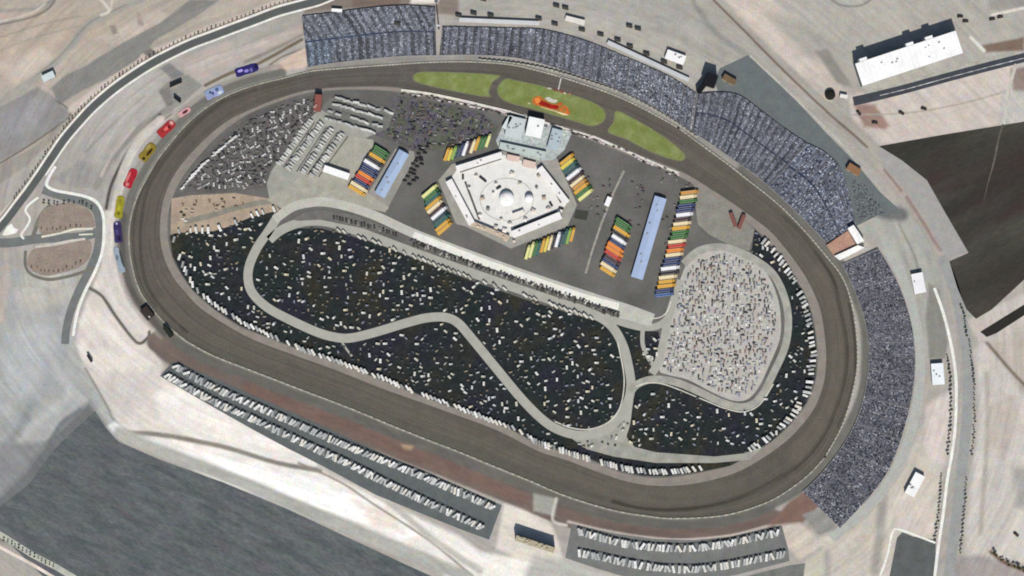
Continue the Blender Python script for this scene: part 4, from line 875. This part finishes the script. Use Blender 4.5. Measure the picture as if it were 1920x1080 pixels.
row([(636,432),(700,453),(760,475),(830,501),(900,527),(980,553),(1060,580),(1108,596)], 10, rv('pale motorhome in the broken line just below the lower pit road', 'motorhomes below the lower pit road', R(25), .9, [(206,204,190),(180,178,166),(226,224,214)]), skip=.2, jitter=1)
row([(336,434),(370,432),(400,431),(432,422),(470,405),(514,392)], 11, rv('pale motorhome in the line above the dark turf at the left end of the infield', 'motorhomes above the dark turf at the left', R(85), .95), skip=.15)
row([(343,352),(365,326),(388,303),(412,282),(440,258)], 8.5, rv('white motorhome along the upper left edge of the dark car park', 'motorhomes along the edge of the dark car park', R(10), .9), skip=.15)
n_rv = sum(1 for o in C.objects if o.name.startswith('motorhome'))
# camp rows, upper left
GREYW = [(188,190,187),(200,202,198),(174,176,174),(196,195,190),(218,218,214)]
camp = []
for a, b in (((520,312),(582,226)), ((541,316),(602,232)), ((568,324),(622,243)), ((586,328),(642,252))):
    row([a, b], 5.6, lambda x, y, t: camp.append((x, y, t + R(90) + random.uniform(-.2, .2), random.choice(GREYW))), jitter=1.0, skip=.07, sm=1)
for a, b in (((634,184),(733,211)), ((628,196),(722,223)), ((618,209),(712,237)), ((612,222),(700,248))):
    row([a, b], 8.6, lambda x, y, t: camp.append((x, y, t + random.uniform(-.3, .3), random.choice(GREYW))), jitter=1.2, skip=.15, sm=1)
random.shuffle(camp); room = max(0, 300 - n_rv)
cg = 'pale motorhomes in the close rows of the upper left camp field'
for x, y, a, c in camp[:room]: place('motorhome', ME_RV, x, y, a, c, 'pale grey motorhome in the close rows of the upper left camp field', 'motorhome', cg, s=random.uniform(.85, 1.05))
if camp[room:]: stuff_vehicles('parked_motorhomes', camp[room:], 7.4, 3.2, 2.9)
# terraces: travel trailers in clusters
def clusters(pts, label, group, da, gap, s):
    pl = resample(smooth(pts, 3), step=1.0); t = tangents(pl); i = 2
    while i < len(pl) - 2:
        for _ in range(random.choice((1, 2, 3, 3, 4))):
            if i >= len(pl) - 1: break
            (x, y), (tx, ty) = pl[int(i)], t[int(i)]
            place('travel_trailer', ME_TR, x, y, math.atan2(ty, tx) + da + random.choice((-.55, -.3, 0, 0, .25, .5)), random.choice(WHITES + [(178,182,184),(190,192,190),(164,168,170)]), label, 'trailer', group, s=s * random.uniform(.85, 1.05))
            i += random.uniform(4.8, 6.6)
        i += gap * random.uniform(.4, 1.4)
ROWS = ([(328,686),(380,716),(433,741),(520,779),(620,823),(680,848),(735,870),(790,892),(840,914),(890,936),(926,952)], [(312,703),(350,725),(410,757),(473,785),(540,817),(600,845),(655,870),(700,893),(745,915),(800,941),(850,964),(904,989)],
        [(1084,996),(1120,1006),(1170,1019),(1230,1026),(1290,1028),(1350,1021),(1400,1011),(1466,996)], [(1084,1036),(1130,1045),(1180,1056),(1240,1065),(1300,1067),(1360,1060),(1410,1050),(1470,1038)])
for r_ in ROWS:
    ribbon('parking_strip', r_, 12, 0.15, mat('parking_strip', (124,128,128), var=.3, scale=.12, fine=.3))
    ribbon('strip_edge', r_, 2.4, 0.19, mat('strip_edge', (70,75,76), var=.4, scale=.3), off=-9.5)
clusters([(328,686),(380,716),(433,741),(520,779),(620,823),(680,848),(735,870),(790,892),(840,914),(890,936),(926,952)], 'white trailer in the upper row of the long terrace at lower left', 'trailers in the upper row of the long terrace', R(-75), 5, 1.1)
clusters(ROWS[1], 'white trailer in the lower row of the long terrace at lower left', 'trailers in the lower row of the long terrace', R(-75), 5, 1.1)
clusters([(1084,996),(1120,1006),(1170,1019),(1230,1026),(1290,1028),(1350,1021),(1400,1011),(1466,996)], 'white trailer in the upper row of the short terrace at bottom centre', 'trailers in the upper row of the short terrace', R(-88), 4.5, 1.12)
clusters([(1084,1036),(1130,1045),(1180,1056),(1240,1065),(1300,1067),(1360,1060),(1410,1050),(1470,1038)], 'white trailer in the lower row of the short terrace at bottom centre', 'trailers in the lower row of the short terrace', R(-88), 4.5, 1.12)
# vans scattered over the dark turf
LP = smooth(LOOP, 4); RING = smooth([(1182,735),(1225,711),(1310,734),(1385,763),(1432,735),(1472,650),(1478,600),(1450,515),(1385,472)], 4)
LOTP = smooth(LOT, 3, True)
dk = []
tries = 0
ZONES = [('left strip between the track and the road loop', lambda x, y: True)]
while len(dk) < 1050 and tries < 60000:
    tries += 1
    x, y = random.uniform(320, 1535), random.uniform(395, 880); p_ = np.array([(x, y)])
    if not inside(p_, DARK)[0] or inside(p_, LOTP)[0]: continue
    xx, yy = np.array([x]), np.array([y])
    if segdist(xx, yy, LP)[0] < 12 or segdist(xx, yy, RING)[0] < 11 or segdist(xx, yy, rim)[0] < 9: continue
    if 1150 < x < 1245 and (y < 622 or 690 < y < 738) : continue
    if y > 838 and x < 1390: continue
    if any((x - q[0]) ** 2 + (y - q[1]) ** 2 < 46 for q in dk[-1050:]): continue
    dk.append((x, y))
def zone(x, y):
    if x > 1180 and y > 700 or x > 1400: return 'on the dark turf right of the road course, below the pale lot', 'vans on the dark turf below and right of the pale lot'
    if inside(np.array([(x, y)]), LP)[0]: return 'scattered inside the road course loop on the dark turf', 'vans inside the road course loop'
    if x > 640: return 'on the dark turf between the road course and the back stretch', 'vans between the road course and the back stretch'
    return 'on the dark strip outside the left bend of the road course', 'vans outside the left bend of the road course'
VANS = [(232,232,228),(222,222,212),(208,206,190),(240,240,236),(214,218,222),(226,216,188)]
ANG = [0, 0, R(90), R(90), R(45), R(-45), R(25), R(-20)]
rest = []
for q, (x, y) in enumerate(dk):
    a = random.choice(ANG) + random.uniform(-.15, .15)
    if q < 299:
        lb, gp = zone(x, y)
        place('camper_van', ME_VAN, x, y, a, random.choice(VANS), 'white camper van ' + lb, 'van', gp, z=.2, s=random.uniform(.82, 1.15))
    else: rest.append((x, y, a, random.choice([(190,192,190),(166,168,160),(120,122,126),(150,142,122),(210,210,202),(140,142,160),(90,94,92),(80,86,96)])))
stuff_vehicles('parked_vans', rest[:330], 4.6, 2.1, 1.9)
stuff_vehicles('camp_tents', [(x, y, a, random.choice([(120,124,124),(96,98,90),(84,88,96),(130,118,100),(70,78,84),(100,110,96)])) for x, y, a, c in rest[330:]], 3.0, 2.2, 1.6)
# cars on the pale lot, on the dark car park, along the pit road
CARC = [(52,54,60),(84,86,92),(118,120,124),(236,236,236),(214,214,216),(158,162,180),(116,124,150),(140,112,110),(74,74,78),(204,202,196),(164,164,166),(156,136,130),(140,142,146),(172,174,184)]
cars = []; tries = 0
while len(cars) < 680 and tries < 20000:
    tries += 1; x, y = random.uniform(1240, 1465), random.uniform(470, 752)
    if not inside(np.array([(x, y)]), LOTP)[0]: continue
    if segdist(np.array([x]), np.array([y]), LOTP, True)[0] < 9 or any((x-q[0])**2+(y-q[1])**2 < 20 for q in cars): continue
    cars.append((x, y, random.choice((R(90), R(80), R(100), 0.1)), random.choice(CARC)))
random.shuffle(cars)
for x, y, a, c in cars[:150]: place('parked_car', ME_CAR, x, y, a, c, 'small car on the pale gravel lot ringed by a road', 'car', 'cars on the pale gravel lot', s=random.uniform(.9, 1.1))
stuff_vehicles('parked_cars', cars[150:], 4.3, 2.0, 1.3)
CP = [(352,355),(385,305),(425,260),(475,222),(535,196),(590,184),(598,206),(555,240),(504,315),(496,345),(440,354)]
dc = []; tries = 0
while len(dc) < 260 and tries < 20000:
    tries += 1; x, y = random.uniform(345, 605), random.uniform(180, 358)
    if not inside(np.array([(x, y)]), CP)[0] or any((x-q[0])**2+(y-q[1])**2 < 40 for q in dc): continue
    dc.append((x, y, random.choice((R(90), R(60), R(-30), 0)), random.choice([(226,226,224),(206,206,204),(240,240,240),(170,172,174)] if len(dc) < 95 else [(112,112,112),(74,74,78),(98,98,104),(60,60,64),(120,120,118)])))
for x, y, a, c in dc[:95]: place('parked_car', ME_CAR, x, y, a, c, 'pale car on the dark grey car park inside the upper left turn', 'car', 'pale cars on the dark grey car park', s=random.uniform(1.0, 1.3))
stuff_vehicles('parked_cars', dc[95:], 4.8, 2.1, 1.5)
pc = []
row([(625,408),(690,424),(742,440)], 6, lambda x, y, t: pc.append((x, y, t + R(70), random.choice([(70,70,68),(96,94,90),(150,148,140),(56,56,56)]))), jitter=1.5)
row([(772,452),(850,482),(940,514),(1040,546),(1160,588)], 6.5, lambda x, y, t: pc.append((x, y, t + R(random.choice((60, 90, 120))), random.choice([(60,58,58),(90,90,86),(130,128,122),(200,198,190),(48,50,52),(110,108,116)]))), jitter=1.8)
row([(775,456),(1160,592)], 5.5, lambda x, y, t: pc.append((x, y + 1.5, t + R(80), random.choice([(74,72,66),(110,106,98),(150,148,140)]))), jitter=2.2, sm=1, skip=.3)
for x, y, a, c in pc[:55]: place('parked_car', ME_CAR, x, y, a, c, 'car in the mixed line between the two pit lanes', 'car', 'cars in the line between the two pit lanes', z=.4, s=random.uniform(1.1, 1.4))
stuff_vehicles('parked_cars', pc[55:], 5.4, 2.3, 1.8)
fan = []; FAN = [(745,190),(840,202),(905,216),(925,240),(900,256),(840,275),(770,280),(722,255),(735,232)]; tries = 0
while len(fan) < 240 and tries < 9000:
    tries += 1; x, y = random.uniform(720, 930), random.uniform(185, 282)
    if inside(np.array([(x, y)]), FAN)[0]: fan.append((x, y, random.choice((R(75), R(100), R(10))), random.choice([(80,78,76),(120,116,126),(96,90,110),(104,112,90),(150,146,150),(64,62,66),(84,84,110),(128,110,104)])))
stuff_vehicles('parked_cars', fan, 4.4, 2.0, 1.5)
pit = []
row([(755,172),(860,190),(958,213),(1112,259),(1270,327)], 5, lambda x, y, t: pit.append((x, y + random.uniform(-1, 6), t, random.choice([(60,58,60),(96,92,90),(230,226,220),(200,190,190),(216,200,206),(120,112,112)]))), jitter=1.5, skip=.1)
stuff_vehicles('pit_carts', pit, 4.2, 2.0, 1.6)
gar = []
row([(803,270),(785,310),(772,345)], 7, lambda x, y, t: gar.append((x + random.uniform(-6, 6), y, R(10), (44,42,42))), jitter=2, skip=0)
row([(790,275),(774,310),(760,345)], 8, lambda x, y, t: gar.append((x + random.uniform(-6, 6), y, R(10), (60,56,54))), jitter=2, skip=.1)
for x, y, a, c in gar: place('parked_car', ME_CAR, x, y, a, c, 'black car on the asphalt between the shorter blue garage and the hexagon compound', 'car', 'black cars left of the hexagon compound', z=.3, s=1.25)
for x, y, a in ((908,338,40),(903,334,38),(868,332,90),(1033,383,60),(1052,391,10),(935,352,150)):
    place('parked_car', ME_CAR, x, y, R(a), (52,50,54), 'dark car parked inside the white hexagon compound', 'car', 'dark cars inside the hexagon compound', z=.35, s=1.5)
scat = []
for _ in range(120):
    x, y = random.uniform(1090, 1330), random.uniform(330, 560)
    scat.append((x, y, random.choice((R(105), R(15))), random.choice([(96,92,90),(124,118,116),(110,84,92),(86,96,84),(140,138,134),(84,82,92)])))
scat = [q for q in scat if segdist(np.array([q[0]]), np.array([q[1]]), [(1229,364),(1195,527)])[0] > 16 and (q[1] - 340) < (q[0] - 1050) * .9 and q[0] < 1290 - (q[1] - 360) * .25]
stuff_vehicles('parked_cars', scat, 4.0, 1.9, 1.3)
cl = []
for x, y in [(340,398),(345,404),(343,410),(348,414)]: cl.append((x, y, R(5), random.choice([(60,56,50),(230,226,216)])))
for _ in range(40):
    x, y = random.uniform(340, 500), random.uniform(370, 415)
    if inside(np.array([(x, y)]), [(335,380),(440,366),(500,374),(460,384),(345,408)])[0]: cl.append((x, y, random.choice((R(80), R(10))), random.choice([(140,120,100),(120,104,88),(190,176,160)])))
stuff_vehicles('parked_cars', cl, 4.4, 2.0, 1.4)

# ------------------------------------------------------------------ race transporters
COL = dict(gold=(222,168,46), yellow=(226,206,72), paleyellow=(232,232,150), cream=(240,222,178), green=(54,112,46), lime=(140,176,70), teal=(26,92,84), darkteal=(24,66,76), navy=(44,58,104), blue=(60,96,150), white=(246,246,250), maroon=(66,38,44), black=(34,30,34), orange=(236,136,36), red=(196,56,34), tan=(206,148,60))
def pm_part(fn, mi=0, fn2=None):
    v, f = [], []; fn(v, f); n_ = len(f)
    if fn2: fn2(v, f)
    me = bpy.data.meshes.new('part'); me.from_pydata([tuple(q) for q in v], [], f)
    for m in (m_paint, m_glass, m_tyre, m_unit): me.materials.append(m)
    me.polygons.foreach_set('material_index', [mi] * n_ + [2] * (len(f) - n_)); me.update(); return me
HL = 20.0
ME_BOX = pm_part(lambda v, f: hull(v, f, [(-HL/2,1.0),(HL/2-4,1.0),(HL/2-4,1.4),(HL/2-.4,1.4),(HL/2-.4,4.0),(HL/2-.8,4.2),(-HL/2+.2,4.2),(-HL/2,4.0)], 4.0, .05), 0, lambda v, f: wheels(v, f, (-HL/2+2, -HL/2+3.2), 3.8, .55))
ME_CAB = pm_part(lambda v, f: hull(v, f, [(HL/2,.6),(HL/2+4,.6),(HL/2+4.1,1.6),(HL/2+3,2.0),(HL/2+2.5,3.3),(HL/2+.2,3.8),(HL/2,3.7)], 3.2, .08), 0, lambda v, f: wheels(v, f, (HL/2+.8, HL/2+2.8), 3.1, .55))
ME_SHIELD = pm_part(lambda v, f: bx(v, f, Vector((HL/2+2.75,0,2.6)), Vector((.3,0,0)), Vector((0,1.35,0)), .5, .85), 1)
ME_LINE = pm_part(lambda v, f: [lbox(v, f, -HL/2+1, HL/2-1, y-.12, y+.12, 4.2, 4.28) for y in (-1.3, 1.3)], 3)
def transporter(x, y, ang, col, label, group, s=1.0, wd=1.0):
    first = made.get('transporter')
    e = empty('race_transporter', P(x, y, .3), -ang, label, 'transporter', group); e.scale = (s, wd, 1)
    c = (*alb(COL[col]), 1); c2 = tuple(min(.86, q * .8 + .03) for q in c[:3]) + (1,)
    for nm, me, cc in (('trailer', ME_BOX, c), ('tractor_cab', ME_CAB, c2), ('windscreen', ME_SHIELD, c), ('roof_seam', ME_LINE, c)):
        o = bpy.data.objects.new(nm, me); C.objects.link(o); o.parent = e; o.color = cc
    return e
ORD = ['first', 'second', 'third', 'fourth', 'fifth', 'sixth', 'seventh', 'eighth', 'ninth', 'tenth', 'eleventh', 'twelfth', 'thirteenth', 'fourteenth', 'fifteenth', 'sixteenth', 'seventeenth', 'eighteenth', 'nineteenth', 'twentieth', 'twenty-first', 'twenty-second', 'twenty-third', 'twenty-fourth', 'twenty-fifth']
NICE = dict(gold='gold', yellow='yellow', paleyellow='pale yellow', cream='cream', green='green', lime='lime green', teal='teal', darkteal='dark teal', navy='navy blue', blue='mid blue', white='white', maroon='dark maroon', black='black', orange='orange', red='red', tan='tan')
def fleet(a, b, vec, colours, where, end):
    a, b = np.array(a, float), np.array(b, float); n = len(colours); ln = math.hypot(*vec) * S
    ang = math.atan2(vec[1], vec[0]); d = (b - a) / max(n - 1, 1)
    perp = abs(d[0] * math.sin(ang) - d[1] * math.cos(ang)) * S
    for i, c in enumerate(colours):
        if c is None: continue
        p = a + d * i
        j_ = random.uniform(-1.6, 1.6); p = p + np.array([math.cos(ang), math.sin(ang)]) * j_
        transporter(p[0], p[1], ang, c, f'{NICE[c]} transporter, {ORD[i]} from the {end} in the stack {where}', 'race transporters ' + where, s=ln / (HL + 3) * random.uniform(.9, 1.06), wd=random.uniform(.95, 1.06) * min(1.25, perp * .93 / 4.0))
fleet((803,361),(832,430),(27,-23), ['paleyellow','green','teal','gold','cream','maroon','white','darkteal','teal','gold','gold'], 'left of the hexagon compound', 'top')
fleet((837,292),(915,265),(9,-26), ['gold','yellow','lime','darkteal','navy','white','maroon','cream','gold','green','green','paleyellow'], 'above the hexagon compound', 'left')
fleet((1060,301),(1096,367),(25,-20), ['gold','yellow','teal','darkteal','white','maroon','cream','tan','gold','green','paleyellow'], 'right of the hexagon compound', 'top')
fleet((989,474),(1073,441),(8,-29), ['paleyellow','paleyellow','green','teal','gold','yellow','cream','black','white','darkteal','teal','lime','gold'], 'below the hexagon compound', 'left')
fleet((713,281),(667,356),(28,17), ['green','green','gold','black','white','navy','navy','orange','red','navy','cream','gold'], 'beside the shorter blue garage', 'top')
fleet((1167,417),(1137,508),(28,18), ['green','green','gold','black','white','navy','orange','orange','red','maroon','navy','cream','gold'], 'left of the longer blue garage', 'top')
fleet((1291,361),(1242,553),(33,-4), ['tan','cream','green','navy','navy','white','maroon','cream','gold','green','green','cream','red','orange','cream','navy','navy','white','black','cream','gold','gold','navy','blue'], 'right of the longer blue garage', 'top')

# ------------------------------------------------------------------ race car banners on the bank
def car_banner(x, y, ang, L, W, body, patches, label):
    e = empty('race_car_banner', P(x, y, .15), -math.radians(ang), label, 'banner'); l, w_ = L * S / 2, W * S / 2
    pts = [(-l,-w_*.8),(-l*.8,-w_),(-l*.2,-w_*.92),(l*.5,-w_),(l*.85,-w_*.85),(l,-w_*.45),(l,w_*.45),(l*.85,w_*.85),(l*.5,w_),(-l*.2,w_*.92),(-l*.8,w_),(-l,w_*.8)]
    k = len(pts); v = [Vector((a, b, 0)) for a, b in pts] + [Vector((a * .98, b * .97, .5)) for a, b in pts]
    f = [tuple(range(k, 2*k))] + [(i, (i+1) % k, k + (i+1) % k, k + i) for i in range(k)]
    mesh_obj('body_panel', v, f, MI('banner_%d_%d_%d' % body, body, var=.15), parent=e)
    for nm, cx, cy, a, b, c in patches:
        v, f = [], []; n = 10
        v = [Vector((cx*l + a*l*math.cos(2*math.pi*i/n), cy*w_ + b*w_*math.sin(2*math.pi*i/n), .62)) for i in range(n)] + [Vector((cx*l + a*l*math.cos(2*math.pi*i/n), cy*w_ + b*w_*math.sin(2*math.pi*i/n), .45)) for i in range(n)]
        f = [tuple(range(n))] + [(i, n + i, n + (i+1) % n, (i+1) % n) for i in range(n)]
        mesh_obj(nm, v, f, MI('banner_%d_%d_%d' % c, c, var=.15), parent=e)
car_banner(463,131,-17,45,17,(44,40,104),[('roof_number',-.05,-.2,.2,.35,(150,140,210)),('bonnet_number',-.55,.2,.24,.3,(176,164,226)),('windscreen',.35,-.3,.14,.5,(110,106,170)),('tail_panel',.8,.1,.14,.6,(24,20,60))], 'deep blue race car banner with lilac marks, highest in the line on the left bank')
car_banner(402,173,-24,36,19,(146,160,196),[('roof_number',-.2,-.1,.12,.3,(40,54,110)),('bonnet_number',-.4,.3,.12,.25,(36,50,100)),('tail_panel',.5,-.5,.25,.3,(214,212,206)),('windscreen',.35,.3,.2,.4,(84,98,140))], 'pale blue race car banner with dark number, next below the deep blue one')
car_banner(346,210,-33,26,11,(206,160,160),[('windscreen',.1,-.1,.5,.5,(84,46,50))], 'small pink and dark red race car banner above the red pair')
car_banner(312,241,-42,38,18,(164,48,52),[('roof_number',0,0,.3,.35,(226,110,104)),('bonnet_number',-.5,.1,.2,.4,(150,40,40)),('windscreen',.3,-.3,.15,.5,(120,30,34)),('tail_panel',.75,.2,.18,.5,(214,160,158))], 'red race car banner with pink number, steepest tilted on the left bank')
car_banner(277,285,-52,38,19,(138,120,44),[('windscreen',.1,-.3,.5,.3,(60,44,8)),('roof_number',-.75,-.2,.15,.3,(36,24,4)),('bonnet_number',.4,.5,.4,.3,(160,146,80))], 'mustard race car banner with black windscreen on the left bank')
car_banner(245,334,-66,38,17,(166,34,48),[('roof_number',.0,.55,.6,.25,(206,110,116)),('bonnet_number',-.7,.1,.2,.4,(200,120,122))], 'plain bright red race car banner between the mustard and olive ones')
car_banner(224,388,-82,42,16,(152,146,38),[('roof_number',-.1,.1,.25,.4,(176,172,44)),('windscreen',.5,.1,.2,.5,(130,124,50)),('tail_panel',-.6,0,.14,.4,(104,98,24))], 'olive yellow race car banner left of the groove of the left turn')
car_banner(221,435,-95,40,16,(56,46,92),[('roof_number',0,.2,.28,.4,(78,70,120)),('bonnet_number',-.6,-.2,.25,.4,(34,28,58)),('tail_panel',.8,.1,.12,.3,(180,176,206))], 'dark violet race car banner, lowest of the bright ones beside the white kerb')
car_banner(223,487,-106,50,13,(150,164,178),[('roof_number',.2,.3,.2,.4,(110,124,140)),('windscreen',.0,-.85,.7,.3,(66,74,76))], 'faded blue grey race car banner at the lower end of the left bank')

# ------------------------------------------------------------------ trees
def leaf_mesh(r, h, n, seed):
    rr = random.Random(seed); v, f = [], []
    for _ in range(n):
        a = rr.uniform(0, 6.283); d = r * math.sqrt(rr.random()); z = h + rr.uniform(-.45, .5) * r * (1.1 - d / r)
        c = Vector((d * math.cos(a), d * math.sin(a), z)); s = rr.uniform(.35, .7)
        u = Vector((rr.uniform(-1, 1), rr.uniform(-1, 1), rr.uniform(-.5, .5))).normalized() * s; w_ = u.cross(Vector((rr.uniform(-.4, .4), rr.uniform(-.4, .4), 1))).normalized() * s * .6
        k = len(v); v += [c - u, c + w_, c + u, c - w_]; f.append((k, k+1, k+2, k+3))
    me = bpy.data.meshes.new('crown'); me.from_pydata([tuple(q) for q in v], [], f); me.materials.append(mat('leaf', (70,72,56), var=.3, scale=.8, fine=.2)); return me
v, f = [], []; lbox(v, f, -.18, .18, -.18, .18, 0, 3.6, .6)
me_tr = bpy.data.meshes.new('trunk'); me_tr.from_pydata([tuple(q) for q in v], [], f); me_tr.materials.append(MI('bark', (96,80,66)))
CROWNS = [leaf_mesh(1.7, 4.4, 110, i) for i in range(4)]
def trees(pts, step, label, group, s, jit=1.0):
    for (x, y) in resample(smooth(pts, 4), step=step):
        e = empty('roadside_tree', P(x + random.uniform(-jit, jit), y + random.uniform(-jit, jit)), random.uniform(0, 6), label, 'tree', group); k = .8 * s * random.uniform(.7, 1.2); e.scale = (k, k, k)
        for nm, me in (('crown', random.choice(CROWNS)), ('trunk', me_tr)):
            o = bpy.data.objects.new(nm, me); C.objects.link(o); o.parent = e
trees([(1776,668),(1781,710),(1782,760),(1780,810),(1776,850)], 7.5, 'small dark tree in the row left of the white kerb of the right hand road', 'trees left of the white kerb on the right', 1.15)
trees([(1764,890),(1762,930),(1757,980),(1752,1010)], 7, 'reddish dark bush in the lower row left of the white kerb on the right', 'bushes in the lower row left of the white kerb', 1.0)
trees([(1817,640),(1823,690),(1827,740),(1826,800),(1822,850)], 10, 'small tree in the row right of the right hand road', 'trees right of the right hand road', 1.0)
trees([(1812,900),(1808,950),(1803,1000),(1800,1035)], 8, 'small tree in the lower row right of the right hand road', 'trees in the lower row right of the right hand road', 1.0)
trees([(1802,575),(1808,600),(1812,628)], 9, 'small tree at the bend of the right hand road beside the dark field', 'trees at the bend beside the dark field', 1.1)
trees([(82,378),(110,382),(150,380),(172,392)], 9, 'small green tree on the upper traffic island', 'trees on the upper traffic island', .9, 2)
trees([(80,430),(100,430),(120,428),(150,424)], 9, 'small dry bush along the lower edge of the upper traffic island', 'bushes on the upper traffic island', .6, 2)
trees([(60,500),(90,510),(120,506),(150,492)], 9, 'small dry bush along the lower traffic island', 'bushes on the lower traffic island', .6, 2)
trees([(8,1012),(40,1028),(70,1046),(100,1062)], 8, 'small dark bush beside the pale road at the bottom left corner', 'bushes at the bottom left corner', .9, 1)
trees([(1862,1038),(1880,1050),(1900,1062),(1918,1068)], 7, 'brown bush in the clump at the bottom right corner', 'bushes at the bottom right corner', 1.3, 3)
trees(offset(PER, 13.5, 5)[8:-10:3], 8.5, 'low dark bush in the hedge row along the outer kerb of the grey perimeter road', 'bushes along the outer kerb of the perimeter road', .75, .6)
for x, y, a in ((1610,212,50),(1640,230,5),(1690,212,30),(1732,204,15),(1905,1002,40),(1800,31,0),(1810,40,0),(1860,36,-10),(1875,32,-10)):
    place('parked_car', ME_CAR, x, y, R(a), (70,58,52), 'dark vehicle standing alone on the sandy ground at the far right', 'car', 'dark vehicles alone on the sand at the far right', z=.1, s=1.7)
